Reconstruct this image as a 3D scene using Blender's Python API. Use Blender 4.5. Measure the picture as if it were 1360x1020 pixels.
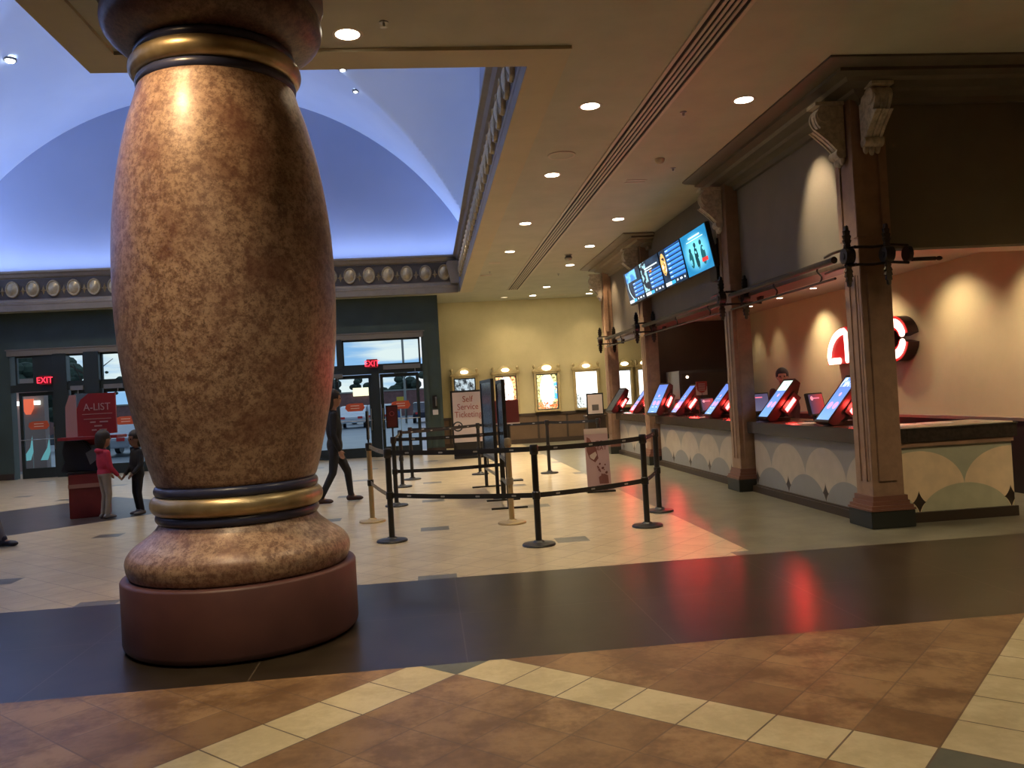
import bpy, bmesh, math, random
from mathutils import Vector, Matrix
random.seed(7)
for _o in list(bpy.data.objects): bpy.data.objects.remove(_o)
SC = bpy.context.scene
COL = SC.collection
PI = math.pi

# ---------------------------------------------------------------- camera
CAMH = 1.5
def make_camera():
    yaw, pitch, roll, f = .101624, .013591, -.056103, 1105.5
    F = Vector((math.sin(yaw)*math.cos(pitch), math.cos(yaw)*math.cos(pitch), math.sin(pitch)))
    r = Vector((math.cos(yaw), -math.sin(yaw), 0)); u = r.cross(F)
    c, s = math.cos(roll), math.sin(roll)
    R, U = c*r + s*u, -s*r + c*u
    cd = bpy.data.cameras.new('camera'); co = bpy.data.objects.new('camera', cd); COL.objects.link(co)
    cd.sensor_width = 36; cd.lens = f/1360*36; cd.clip_start = .05; cd.clip_end = 400
    m = Matrix((R, U, -F)).transposed().to_4x4(); m.translation = Vector((0, 0, CAMH))
    co.matrix_world = m
    SC.camera = co
make_camera()
SC.view_settings.view_transform = 'Standard'
SC.view_settings.look = 'None'
SC.view_settings.gamma = 1
SC.view_settings.use_curve_mapping = False
SC.view_settings.exposure = 0.0

# ---------------------------------------------------------------- node maths helper
class N:
    """small expression wrapper round shader math nodes"""
    def __init__(s, nt, v): s.nt = nt; s.v = v
    def _op(s, op, *a):
        n = s.nt.nodes.new('ShaderNodeMath'); n.operation = op
        for i, x in enumerate((s,)+a):
            x = x.v if isinstance(x, N) else x
            if isinstance(x, (int, float)): n.inputs[i].default_value = x
            else: s.nt.links.new(x, n.inputs[i])
        return N(s.nt, n.outputs[0])
    def __add__(s, o): return s._op('ADD', o)
    def __sub__(s, o): return s._op('SUBTRACT', o)
    def __mul__(s, o): return s._op('MULTIPLY', o)
    def __truediv__(s, o): return s._op('DIVIDE', o)
    def __rsub__(s, o): return (s*-1)+o
    __radd__ = __add__; __rmul__ = __mul__
    def __gt__(s, o): return s._op('GREATER_THAN', o)
    def __lt__(s, o): return s._op('LESS_THAN', o)
    def abs(s): return s._op('ABSOLUTE')
    def floor(s): return s._op('FLOOR')
    def sqrt(s): return s._op('SQRT')
    def sin(s): return s._op('SINE')
    def pow(s, o): return s._op('POWER', o)
    def mx(s, o): return s._op('MAXIMUM', o)
    def mn(s, o): return s._op('MINIMUM', o)
    def mod(s, p): return s - (s/p).floor()*p
    def btw(s, a, b): return (s > a)*(s < b)
    def smooth(s, a, b):
        n = s.nt.nodes.new('ShaderNodeMapRange'); n.interpolation_type = 'SMOOTHSTEP'
        s.nt.links.new(s.v, n.inputs[0]); n.inputs[1].default_value = a; n.inputs[2].default_value = b
        return N(s.nt, n.outputs[0])

def hexc(h):
    h = h.lstrip('#'); c = [int(h[i:i+2], 16)/255 for i in (0, 2, 4)]
    return tuple((x/12.92 if x <= .04045 else ((x+.055)/1.055)**2.4) for x in c)
def rgb(c): return hexc(c) if isinstance(c, str) else tuple(c)

class Mt:
    """material under construction"""
    def __init__(s, name):
        s.m = bpy.data.materials.new(name); s.m.use_nodes = True
        s.nt = s.m.node_tree; s.b = s.nt.nodes['Principled BSDF']
    def co(s, kind='Object'):
        t = s.nt.nodes.new('ShaderNodeTexCoord'); x = s.nt.nodes.new('ShaderNodeSeparateXYZ')
        s.nt.links.new(t.outputs[kind], x.inputs[0]); s.tc = t.outputs[kind]
        return tuple(N(s.nt, x.outputs[i]) for i in range(3))
    def mix(s, f, a, b):
        n = s.nt.nodes.new('ShaderNodeMix'); n.data_type = 'RGBA'
        for v, sock in ((f, n.inputs[0]), (a, n.inputs[6]), (b, n.inputs[7])):
            v = v.v if isinstance(v, N) else v
            if isinstance(v, bpy.types.NodeSocket): s.nt.links.new(v, sock)
            elif isinstance(v, (int, float)): sock.default_value = v
            else: sock.default_value = (*rgb(v), 1)
        return n.outputs[2]
    def noise(s, scale, detail=3, rough=.5, vec=None, stretch=None):
        n = s.nt.nodes.new('ShaderNodeTexNoise'); n.inputs['Scale'].default_value = scale
        n.inputs['Detail'].default_value = detail; n.inputs['Roughness'].default_value = rough
        if not hasattr(s, 'tc'): s.co()
        v = vec or s.tc
        if stretch:
            mp = s.nt.nodes.new('ShaderNodeMapping'); mp.inputs['Scale'].default_value = stretch
            s.nt.links.new(v, mp.inputs[0]); v = mp.outputs[0]
        s.nt.links.new(v, n.inputs['Vector'])
        return N(s.nt, n.outputs['Fac'])
    def voro(s, scale, feat='F1'):
        n = s.nt.nodes.new('ShaderNodeTexVoronoi'); n.inputs['Scale'].default_value = scale; n.feature = feat
        if not hasattr(s, 'tc'): s.co()
        s.nt.links.new(s.tc, n.inputs['Vector'])
        return n
    def set(s, name, v):
        i = s.b.inputs[name]; v = v.v if isinstance(v, N) else v
        if isinstance(v, bpy.types.NodeSocket): s.nt.links.new(v, i)
        elif isinstance(v, (int, float)): i.default_value = v
        else: i.default_value = (*rgb(v), 1)
        return s
    def color(s, v): return s.set('Base Color', v)
    def bump(s, h, strength=.2, dist=.01):
        n = s.nt.nodes.new('ShaderNodeBump'); n.inputs['Strength'].default_value = strength; n.inputs['Distance'].default_value = dist
        s.nt.links.new(h.v, n.inputs['Height']); s.nt.links.new(n.outputs[0], s.b.inputs['Normal']); return s

MATS = {}
def mat(name, color, rough=.6, metal=0, emit=None, es=1, var=0, vs=8, alpha=None, spec=None):
    if name in MATS: return MATS[name]
    t = Mt(name); c = rgb(color)
    if var:
        n = t.noise(vs, 4, .6)
        t.color(t.mix(n.smooth(.25, .75), tuple(x*(1-var) for x in c), tuple(min(1, x*(1+var)) for x in c)))
    else: t.color(c)
    t.set('Roughness', rough); t.set('Metallic', metal)
    if emit is not None: t.set('Emission Color', emit); t.set('Emission Strength', es)
    if spec is not None: t.set('Specular IOR Level', spec)
    MATS[name] = t.m
    return t.m

# ---------------------------------------------------------------- world: dusk sky beyond the doors
def make_world():
    w = bpy.data.worlds.new('dusk_sky'); SC.world = w; w.use_nodes = True; nt = w.node_tree
    bg = nt.nodes['Background']
    tc = nt.nodes.new('ShaderNodeTexCoord'); sx = nt.nodes.new('ShaderNodeSeparateXYZ')
    nt.links.new(tc.outputs['Generated'], sx.inputs[0])
    z = N(nt, sx.outputs[2])
    mp = nt.nodes.new('ShaderNodeMapping'); mp.inputs['Scale'].default_value = (3, 3, 22)
    nt.links.new(tc.outputs['Generated'], mp.inputs[0])
    no = nt.nodes.new('ShaderNodeTexNoise'); no.inputs['Scale'].default_value = 2.2; no.inputs['Detail'].default_value = 6
    nt.links.new(mp.outputs[0], no.inputs['Vector'])
    cl = N(nt, no.outputs['Fac']).smooth(.42, .62)
    def mix(f, a, b):
        n = nt.nodes.new('ShaderNodeMix'); n.data_type = 'RGBA'; nt.links.new(f.v, n.inputs[0])
        for v, so in ((a, n.inputs[6]), (b, n.inputs[7])):
            if isinstance(v, tuple): so.default_value = (*v, 1)
            else: nt.links.new(v, so)
        return n.outputs[2]
    sky = mix(z.smooth(0.0, .35), (.35, .62, 1.0), (.10, .25, .62))
    c = mix(cl, sky, (1.0, 1.05, 1.05))
    nt.links.new(c, bg.inputs[0]); bg.inputs[1].default_value = 1.0
make_world()

# ---------------------------------------------------------------- mesh helpers
class MB:
    def __init__(s): s.bm = bmesh.new(); s.uv = None; s.mi = 0
    def v(s, p): return s.bm.verts.new(p)
    def face(s, vs):
        try: f = s.bm.faces.new(vs)
        except ValueError: return None
        f.material_index = s.mi; return f
    def box(s, a, b, M=None):
        (x0, y0, z0), (x1, y1, z1) = a, b
        P = [(x, y, z) for z in (z0, z1) for y in (y0, y1) for x in (x0, x1)]
        if M: P = [M @ Vector(p) for p in P]
        V = [s.v(p) for p in P]
        for q in ((0, 2, 3, 1), (4, 5, 7, 6), (0, 1, 5, 4), (2, 6, 7, 3), (0, 4, 6, 2), (1, 3, 7, 5)): s.face([V[i] for i in q])
        return s
    def frame(s, p0, p1):
        d = (Vector(p1)-Vector(p0)); L = d.length; d.normalize()
        a = Vector((0, 0, 1)) if abs(d.z) < .9 else Vector((1, 0, 0))
        x = d.cross(a).normalized(); y = d.cross(x)
        return x, y, L
    def cyl(s, p0, p1, r0, r1=None, n=16, cap=True):
        r1 = r0 if r1 is None else r1
        x, y, L = s.frame(p0, p1); p0, p1 = Vector(p0), Vector(p1)
        A = [s.v(p0+(x*math.cos(t)+y*math.sin(t))*r0) for t in [2*PI*i/n for i in range(n)]]
        B = [s.v(p1+(x*math.cos(t)+y*math.sin(t))*r1) for t in [2*PI*i/n for i in range(n)]]
        for i in range(n): s.face([A[i], A[(i+1) % n], B[(i+1) % n], B[i]])
        if cap: s.face(A[::-1]); s.face(B)
        return s
    def tube(s, pts, r, n=8, closed=False):
        pts = [Vector(p) for p in pts]; rings = []; px = None
        m = len(pts)
        for i, p in enumerate(pts):
            a = pts[(i-1) % m] if (i or closed) else p; b = pts[(i+1) % m] if (i < m-1 or closed) else p
            d = (b-a).normalized()
            if px is None:
                q = Vector((0, 0, 1)) if abs(d.z) < .9 else Vector((1, 0, 0)); px = d.cross(q).normalized()
            px = (px - d*px.dot(d)).normalized(); y = d.cross(px)
            rr = r[i] if isinstance(r, (list, tuple)) else r
            rings.append([s.v(p+(px*math.cos(2*PI*k/n)+y*math.sin(2*PI*k/n))*rr) for k in range(n)])
        for i in range(m if closed else m-1):
            A, B = rings[i], rings[(i+1) % m]
            for k in range(n): s.face([A[k], A[(k+1) % n], B[(k+1) % n], B[k]])
        if not closed: s.face(rings[0][::-1]); s.face(rings[-1])
        return s
    def lathe(s, prof, c=(0, 0), n=64, cap=True):
        rings = []
        for r, z in prof:
            rings.append([s.v((c[0]+r*math.cos(2*PI*k/n), c[1]+r*math.sin(2*PI*k/n), z)) for k in range(n)])
        for A, B in zip(rings, rings[1:]):
            for k in range(n): s.face([A[k], A[(k+1) % n], B[(k+1) % n], B[k]])
        if cap: s.face(rings[0][::-1]); s.face(rings[-1])
        return s
    def sph(s, c, r, nu=16, nv=10, M=None):
        r = (r, r, r) if isinstance(r, (int, float)) else r
        rings = []
        for j in range(1, nv):
            t = PI*j/nv; ring = []
            for i in range(nu):
                a = 2*PI*i/nu; p = Vector((r[0]*math.sin(t)*math.cos(a), r[1]*math.sin(t)*math.sin(a), r[2]*math.cos(t)))
                if M: p = M @ p
                ring.append(s.v(p+Vector(c)))
            rings.append(ring)
        tp = Vector((0, 0, r[2])); bt = Vector((0, 0, -r[2]))
        if M: tp, bt = M @ tp, M @ bt
        tp, bt = s.v(tp+Vector(c)), s.v(bt+Vector(c))
        for A, B in zip(rings, rings[1:]):
            for i in range(nu): s.face([A[i], B[i], B[(i+1) % nu], A[(i+1) % nu]])
        for i in range(nu): s.face([tp, rings[0][i], rings[0][(i+1) % nu]]); s.face([bt, rings[-1][(i+1) % nu], rings[-1][i]])
        return s
    def prism(s, pts, f, d):
        """pts 2D outline, f maps (a,b)->3D, d = extrusion vector"""
        d = Vector(d); A = [s.v(f(*p)) for p in pts]; B = [s.v(Vector(f(*p))+d) for p in pts]
        n = len(pts); s.face(A); s.face(B[::-1])
        for i in range(n): s.face([A[i], B[i], B[(i+1) % n], A[(i+1) % n]])
        return s
    def sweep(s, prof, path):
        """prof list of (a,z); path list of (origin(x,y), dir(x,y)) : point = origin + dir*a, height z (mitred profiles)"""
        R = [[s.v((o[0]+d[0]*a, o[1]+d[1]*a, z)) for a, z in prof] for o, d in path]
        n = len(prof)
        for A, B in zip(R, R[1:]):
            for i in range(n): s.face([A[i], B[i], B[(i+1) % n], A[(i+1) % n]])
        s.face(R[0]); s.face(R[-1][::-1])
        return s
    def quad(s, pts):
        V = [s.v(p) for p in pts]; f = s.face(V)
        if s.uv is None: s.uv = s.bm.loops.layers.uv.new('UVMap')
        for l, c in zip(f.loops, ((0, 0), (1, 0), (1, 1), (0, 1))): l[s.uv].uv = c
        return s
    def build(s, name, m, parent=None, smooth=False, local=False, bevel=0, label=None):
        bmesh.ops.recalc_face_normals(s.bm, faces=s.bm.faces)
        me = bpy.data.meshes.new(name)
        if bevel:
            bmesh.ops.bevel(s.bm, geom=[e for e in s.bm.edges if e.calc_face_angle(0) > .5], offset=bevel, segments=2, affect='EDGES')
        if parent is not None and not local:
            off = Vector((0, 0, 0)); p = parent
            while p: off += p.location; p = p.parent
            bmesh.ops.translate(s.bm, verts=s.bm.verts, vec=-off)
        s.bm.to_mesh(me); s.bm.free()
        for x in (m if isinstance(m, (list, tuple)) else [m]): me.materials.append(x)
        if smooth:
            for p in me.polygons: p.use_smooth = True
            if smooth != 'all': me.set_sharp_from_angle(angle=math.radians(smooth if smooth > 1 else 40))
        o = bpy.data.objects.new(name, me); COL.objects.link(o)
        if parent is not None: o.parent = parent
        if label: o['label'] = label
        return o

def thing(name, label, cat, loc=(0, 0, 0), rz=0, group=None):
    o = bpy.data.objects.new(name, None); COL.objects.link(o); o.location = loc; o.rotation_euler = (0, 0, rz)
    o.empty_display_size = .1
    return tag(o, label, cat, group)
def tag(o, label, cat, group=None):
    o['label'] = label; o['category'] = cat
    if group: o['group'] = group
    return o
def struct(o): o['kind'] = 'structure'; return o
def dup(root, loc=None, rz=None, label=None):
    c = root.copy(); COL.objects.link(c)
    if loc is not None: c.location = loc
    if rz is not None: c.rotation_euler = (0, 0, rz)
    if label: c['label'] = label
    for ch in list(root.children):
        d = ch.copy(); COL.objects.link(d); d.parent = c
        for g in list(ch.children):
            e = g.copy(); COL.objects.link(e); e.parent = d
    return c
GAIN = 2.9
def spot(name, loc, tgt, power, color, size=100, blend=.6, r=.04, parent=None):
    l = bpy.data.lights.new(name, 'SPOT'); l.energy = power*GAIN; l.color = color; l.spot_size = math.radians(size); l.spot_blend = blend; l.shadow_soft_size = r
    o = bpy.data.objects.new(name, l); COL.objects.link(o)
    d = Vector(tgt)-Vector(loc); o.rotation_euler = d.to_track_quat('-Z', 'Y').to_euler(); o.location = loc
    if parent: o.location = Vector(loc)-parent.location; o.parent = parent
    return o
def area(name, loc, tgt, power, color, sx, sy, rot=None):
    l = bpy.data.lights.new(name, 'AREA'); l.energy = power; l.color = color; l.shape = 'RECTANGLE'; l.size = sx; l.size_y = sy
    o = bpy.data.objects.new(name, l); COL.objects.link(o); o.location = loc
    o.rotation_euler = rot if rot else (Vector(tgt)-Vector(loc)).to_track_quat('-Z', 'Y').to_euler()
    return o
def text_bm(mb, s, size, f, depth=.004, align='CENTER'):
    """add lettering to an MB; f maps (x,y,z) of the text to 3D"""
    cu = bpy.data.curves.new('t', 'FONT'); cu.body = s; cu.size = size; cu.align_x = align; cu.extrude = depth; cu.resolution_u = 3
    o = bpy.data.objects.new('t', cu); COL.objects.link(o)
    bpy.context.view_layer.update()
    me = bpy.data.meshes.new_from_object(o.evaluated_get(bpy.context.evaluated_depsgraph_get()))
    V = [mb.v(f(*v.co)) for v in me.vertices]
    for p in me.polygons: mb.face([V[i] for i in p.vertices])
    bpy.data.objects.remove(o); bpy.data.meshes.remove(me); bpy.data.curves.remove(cu)

# fixed heights and planes of the place
ZC = 4.42          # main ceiling
YG = 23.35         # green entrance wall
YF = 22.7          # far face of the vault opening
YY = 25.4          # yellow far wall
XB = 6.98          # back wall of the ticket booth

# ---------------------------------------------------------------- large lights (cove tubes behind the vault moulding, daylight at the doors comes from the sky)
BLUE = (.58, .67, 1.0)
area('cove_light_far', (-5.5, 22.70, 5.43), (-5.5, 22.9, 9), 128, BLUE, 13.5, .12)
area('cove_light_right', (1.35, 15, 5.20), (.6, 15, 9.5), 52, BLUE, .12, 15, rot=(0, PI-.18, 0))
area('cove_light_left', (-12.3, 15, 5.20), (-11.5, 15, 9.5), 430, BLUE, .12, 15, rot=(0, PI+.18, 0))
area('cove_light_near', (-5.5, 7.5, 5.25), (-5.5, 9, 9.5), 110, BLUE, 5, .12)
# ================================================================ SHELL
def floor_mat():
    t = Mt('tiled_floor'); X, Y, Z = t.co(); u = X+Y; v = Y-X
    near = Y < 4.76; band = Y.btw(4.76, 7.03); far = Y > 7.03
    nA = t.noise(3.2, 5, .6); nB = t.noise(22, 3, .6); nC = t.noise(.8, 3)
    mot = (nA*.75+nB*.25).smooth(.38, .62)
    # near lattice, 45 degrees
    P = .47
    gu = (u-4.64).mod(P); gv = (v-4.493).mod(P)
    g1 = ((gu < .012).mx(gv < .012))
    cu = ((u-4.64)/P).floor(); cv = ((v-4.493)/P).floor()
    rnd = ((cu*12.9898+cv*78.233).sin()*43758.5); rnd = rnd-rnd.floor()
    brown = t.mix(mot, (.150, .082, .036), (.330, .205, .098))
    brown = t.mix(rnd*.62, brown, (.145, .078, .034))
    brown = t.mix(g1*.55, brown, (.09, .06, .045))
    white = t.mix(mot, (.42, .35, .20), (.54, .46, .28))
    white = t.mix(g1, white, (.12, .09, .06))
    leg1 = u.btw(4.64, 5.11)*v.btw(1.203, 4.493)
    leg2 = v.btw(4.493, 4.963)*(u < 4.64)
    leg3 = v.btw(.733, 1.203)*(u > 5.11)
    grn = u.btw(4.64, 5.11)*(v.btw(.733, 1.203).mx(v.btw(4.493, 4.963)))
    green = t.mix(mot, (.085, .095, .075), (.125, .13, .10))
    c = t.mix(leg1.mx(leg2).mx(leg3), brown, white)
    c = t.mix(grn, c, green)
    # dark cross band
    dk = t.mix(mot, (.021, .0155, .009), (.032, .024, .015))
    ju = ((X-.14).mod(1.22) < .008).mx((Y-5.85).abs() < .004)
    dk = t.mix(ju*.5, dk, (.14, .11, .08))
    c = t.mix(band, c, dk)
    # beige hall floor, 45 degree tiles with grey inserts
    Q = .4525
    h = (((u-.05).mod(Q) < .013).mx((v-.03).mod(Q) < .013))
    cu2 = ((u-.05)/Q).floor(); cv2 = ((v-.03)/Q).floor()
    r2 = ((cu2*39.346+cv2*11.135).sin()*9543.5); r2 = r2-r2.floor()
    bg = t.mix(mot, (.43, .345, .215), (.53, .44, .285))
    bg = t.mix(r2*.35, bg, (.38, .30, .18))
    bg = t.mix(h*.85, bg, (.22, .165, .10))
    A = 1.38; B = 1.357
    i2 = X.mod(2*A); j2 = (Y-7.05).mod(2*B)
    def ins(i, j, dx, dy):
        a = (X-dx+A).mod(2*A)-A; b = (Y-7.05-dy+B).mod(2*B)-B
        return (a.abs() < .165)*(b.abs() < .145)
    inset = ins(i2, j2, 0, 0).mx(ins(i2, j2, A, B))
    gry = t.mix(mot, (.10, .098, .085), (.15, .145, .125))
    bg = t.mix(inset, bg, gry)
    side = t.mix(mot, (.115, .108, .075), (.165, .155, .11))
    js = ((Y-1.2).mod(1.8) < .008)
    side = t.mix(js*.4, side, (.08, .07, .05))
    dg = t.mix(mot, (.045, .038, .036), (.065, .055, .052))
    bg = t.mix(v.btw(17.5, 22.45)*(u < 10.5), bg, dg)
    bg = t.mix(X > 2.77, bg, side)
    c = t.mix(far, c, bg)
    t.color(c)
    t.set('Roughness', near*.42+band*.285+far*.30)
    t.set('Specular IOR Level', near*.4+band*.55+far*.5)
    t.bump((g1*near+h*far)*-1, .12, .003)
    return t.m
mb = MB(); mb.box((-13.2, -6, -.15), (8.2, YY+.3, 0))
struct(mb.build('floor', floor_mat()))

ceil_m = mat('ceiling_plaster', (.43, .43, .335), .75, var=.06, vs=2)
soffit_m = mat('soffit_plaster', (.47, .42, .28), .7, var=.05, vs=2)
yell_m = mat('yellow_wall_paint', (.49, .42, .235), .75, var=.04, vs=3)
# ceiling slab with the vault opening left out (pieces of one mesh)
mb = MB()
T = .25
XR, XL, YN = 1.35, -12.6, 6.9           # slab ends under the soffit border
mb.box((XR, -6, ZC), (8.2, YF+.13, ZC+T))             # right of the opening
mb.box((-2.38, -6, ZC), (XR, YN, ZC+T))               # above the big column
mb.box((-13.2, -6, ZC), (-2.38, 2.5, ZC+T))
mb.box((-13.2, YF+.13, ZC), (8.2, YY+.3, ZC+T))
struct(mb.build('ceiling', ceil_m))
# soffit border, a flat band a touch lower than the slab
mb = MB(); zb = ZC-.03
mb.box((1.03, 7.24, zb), (1.37, YF+.128, ZC+.08))
mb.box((-2.66, 6.88, zb), (1.37, 7.24, ZC+.08))
mb.box((-2.66, 2.6, zb), (-2.34, 6.88, ZC+.08))
mb.box((-13.2, 2.3, zb), (-2.34, 2.6, ZC+.08))
struct(mb.build('trim_1', soffit_m))

# ---- groined vault
RV, XV, ZV = 7.75, -5.5, 2.35
def za(x): return ZV+math.sqrt(max(0, RV*RV-(x-XV)**2))
def zbv(y): return ZV+math.sqrt(max(0, RV*RV-(y-15)**2)) if 7.3 <= y <= 22.74 else -9
def vault():
    mb = MB(); nx, ny = 220, 300
    xs = [XV-7.1+14.2*i/nx for i in range(nx+1)]
    ys = [2.5+(23.12-2.5)*j/ny for j in range(ny+1)]
    G = [[mb.v((x, y, max(za(x), zbv(y)))) for x in xs] for y in ys]
    for j in range(ny):
        for i in range(nx): mb.face([G[j][i], G[j][i+1], G[j+1][i+1], G[j+1][i]])
    return mb
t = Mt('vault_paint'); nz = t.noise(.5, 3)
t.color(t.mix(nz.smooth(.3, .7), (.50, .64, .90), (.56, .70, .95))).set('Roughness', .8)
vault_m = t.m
t = Mt('lunette_blue'); nz = t.noise(.5, 3)
t.color(t.mix(nz.smooth(.3, .7), (.29, .36, .53), (.32, .39, .56))).set('Roughness', .85)  # a darker blue than the vault surface
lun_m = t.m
struct(vault().build('ceiling_vault', vault_m, smooth=30))
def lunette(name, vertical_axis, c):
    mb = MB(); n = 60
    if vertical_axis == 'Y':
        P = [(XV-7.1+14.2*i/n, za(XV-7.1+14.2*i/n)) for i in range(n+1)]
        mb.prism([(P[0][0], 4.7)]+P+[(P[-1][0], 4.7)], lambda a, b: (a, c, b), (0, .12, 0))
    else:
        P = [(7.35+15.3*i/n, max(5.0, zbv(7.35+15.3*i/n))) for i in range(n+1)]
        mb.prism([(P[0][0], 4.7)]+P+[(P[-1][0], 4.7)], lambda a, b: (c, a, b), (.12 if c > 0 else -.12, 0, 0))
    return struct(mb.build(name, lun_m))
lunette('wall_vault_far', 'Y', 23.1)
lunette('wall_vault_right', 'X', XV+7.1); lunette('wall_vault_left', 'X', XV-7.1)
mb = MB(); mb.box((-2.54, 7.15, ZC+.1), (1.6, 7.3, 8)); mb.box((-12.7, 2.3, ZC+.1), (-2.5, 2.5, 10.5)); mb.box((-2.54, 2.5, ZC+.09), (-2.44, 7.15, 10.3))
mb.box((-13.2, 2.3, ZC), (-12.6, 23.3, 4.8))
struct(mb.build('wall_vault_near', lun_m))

# ---- carved frieze round the opening
fr_m = mat('frieze_dark_paint', (.060, .050, .042), .6, var=.15, vs=6)
frl_m = mat('frieze_moulding_paint', (.22, .19, .15), .55, var=.1, vs=5)
gold_m = mat('antique_gold_paint', (.42, .34, .20), .38, metal=.45, var=.18, vs=20)
PROF = [(-.002, ZC-.028), (-.002, 4.54), (-.012, 4.56), (-.012, 4.61), (.03, 4.64), (.04, 4.68), (.04, 5.23), (-.03, 5.26), (-.07, 5.33), (-.14, 5.36), (-.14, 5.41), (.12, 5.41), (.12, ZC-.028)]
def frieze(name, o0, o1, nrm, ornaments=True, inset0=.35, inset1=.35, n=None):
    """o0->o1 line at the face; nrm points out of the opening wall into the opening"""
    o0, o1, nrm = Vector(o0), Vector(o1), Vector(nrm); d = (o1-o0).normalized(); L = (o1-o0).length
    mb = MB()
    mb.sweep([(-a, z) for a, z in PROF], [(o0, nrm), (o1, nrm)])
    root = mb.build(name, frl_m); struct(root)
    p = MB(); f = lambda a, z: (o0.x+d.x*a-nrm.x*.034, o0.y+d.y*a-nrm.y*.034, z)
    p.prism([(.02, 4.70), (L-.02, 4.70), (L-.02, 5.22), (.02, 5.22)], f, -Vector((nrm.x, nrm.y, 0))*.01)
    p.build('dark_panel', fr_m, root)
    if ornaments:
        P = .508; k = 0; a = inset0
        while a < L-inset1+.01 and k < 60:
            def F(x, y, z): return (o0.x+d.x*(a+x)+nrm.x*(z-.042), o0.y+d.y*(a+x)+nrm.y*(z-.042), 4.955+y)
            m = MB(); n_ = 28
            rings = []
            for s_, h_ in ((1, .0), (1, .035), (.94, .055), (.86, .055), (.80, .032), (.72, .030), (.55, .055), (.3, .075), (.0, .082)):
                rings.append([m.v(F(.168*s_*math.cos(2*PI*q/n_), .218*s_*math.sin(2*PI*q/n_), .008+h_)) for q in range(n_)])
            for A_, B_ in zip(rings, rings[1:]):
                for q in range(n_): m.face([A_[q], A_[(q+1) % n_], B_[(q+1) % n_], B_[q]])
            m.build('oval_medallion', gold_m, root, smooth=50)
            if a+P < L-inset1+.01:
                m = MB(); c = m.v(F(P/2, -.04, .06)); t_ = [(0, .13), (.035, .02), (.075, 0), (.035, -.02), (0, -.12), (-.035, -.02), (-.075, 0), (-.035, .02)]
                V = [m.v(F(P/2+x, -.04+y, .008)) for x, y in t_]
                for q in range(8): m.face([V[q], V[(q+1) % 8], c])
                m.build('star_ornament', gold_m, root)
            a += P; k += 1
    return root
frieze('trim_2', (.98, YF), (-12.6, YF), (0, -1), inset0=.35, inset1=.3)
frieze('trim_3', (1.03, 7.24), (1.03, YF), (-1, 0), inset0=.25, inset1=.45)
frieze('trim_4', (-2.66, 7.24), (1.03, 7.24), (0, 1), ornaments=False)
frieze('trim_5', (-2.66, 2.6), (-2.66, 7.24), (-1, 0), ornaments=False)
# corner block where the two friezes meet
mb = MB(); mb.prism([(.80, 4.62), (1.02, 4.62), (1.02, 5.24), (.73, 5.24), (.69, 5.16)], lambda a, b: (a, YF-.19, b), (0, .19, 0))
struct(mb.build('trim_6', frl_m, bevel=.01))

# ---- walls
green_m = mat('dark_green_paint', (.046, .072, .058), .55, var=.12, vs=2)
alu_m = mat('dark_green_frame_metal', (.03, .042, .04), .4, metal=.3)
trimtan_m = mat('tan_header_trim', (.20, .18, .14), .5)
wains_m = mat('brown_wainscot', (.12, .075, .045), .45, var=.1, vs=3)
rail_m = mat('dark_rail_paint', (.045, .03, .022), .45)
# openings in the green wall: right entrance X -4.3..-.12, left entrance X -10.95..-6.3, z 0..3.28
mb = MB()
for x0, x1 in ((-13.2, -11.0), (-6.2, -4.4), (-.10, .41)): mb.box((x0, YG, 0), (x1, YG+.3, ZC))
for x0, x1 in ((-11.0, -6.2), (-4.4, -.10)): mb.box((x0, YG, 3.30), (x1, YG+.3, ZC))
mb.box((.21, YG+.3, 0), (.41, YY, ZC))
struct(mb.build('wall_entrance', green_m))
mb = MB()
for x0, x1 in ((-11.05, -6.15), (-4.45, -.02)):
    mb.box((x0, YG-.05, 3.27), (x1, YG+.02, 3.42)); mb.box((x0-.03, YG-.07, 3.42), (x1+.03, YG+.02, 3.455))
struct(mb.build('trim_7', trimtan_m, bevel=.008))
mb = MB(); mb.box((-13.2, YG-.03, 0), (-11.0, YG, .16)); mb.box((-6.2, YG-.03, 0), (-4.4, YG, .16)); mb.box((-.10, YG-.03, 0), (.44, YG, .16))
struct(mb.build('baseboard_entrance', rail_m))
# raised stiles on the green wall right of the doors
mb = MB(); mb.box((-.05, YG-.05, .16), (.06, YG, 3.6)); mb.box((.33, YG-.03, .16), (.41, YG, 4.2))
struct(mb.build('trim_8', green_m, bevel=.006))

mb = MB(); mb.box((.41, YY, 0), (8.2, YY+.25, ZC))
struct(mb.build('wall_far', yell_m))
mb = MB(); mb.box((.41, YY-.03, 0), (8.2, YY, .86)); wf = struct(mb.build('trim_9', wains_m))
mb = MB()
mb.box((.41, YY-.055, .84), (8.2, YY, .92)); mb.box((.41, YY-.045, 0), (8.2, YY, .14))
for i in range(9): mb.box((.6+i*.9, YY-.045, .14), (.66+i*.9, YY, .84))
mb.build('chair_rail', rail_m, wf)
hid_m = mat('plain_hall_wall_paint', (.30, .23, .15), .8)
mb = MB(); mb.box((-13.4, -6, 0), (-13.2, YG+.3, ZC)); struct(mb.build('wall_left', hid_m))
mb = MB(); mb.box((-13.4, -6.2, 0), (8.2, -6, ZC)); struct(mb.build('wall_rear', hid_m))

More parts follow.
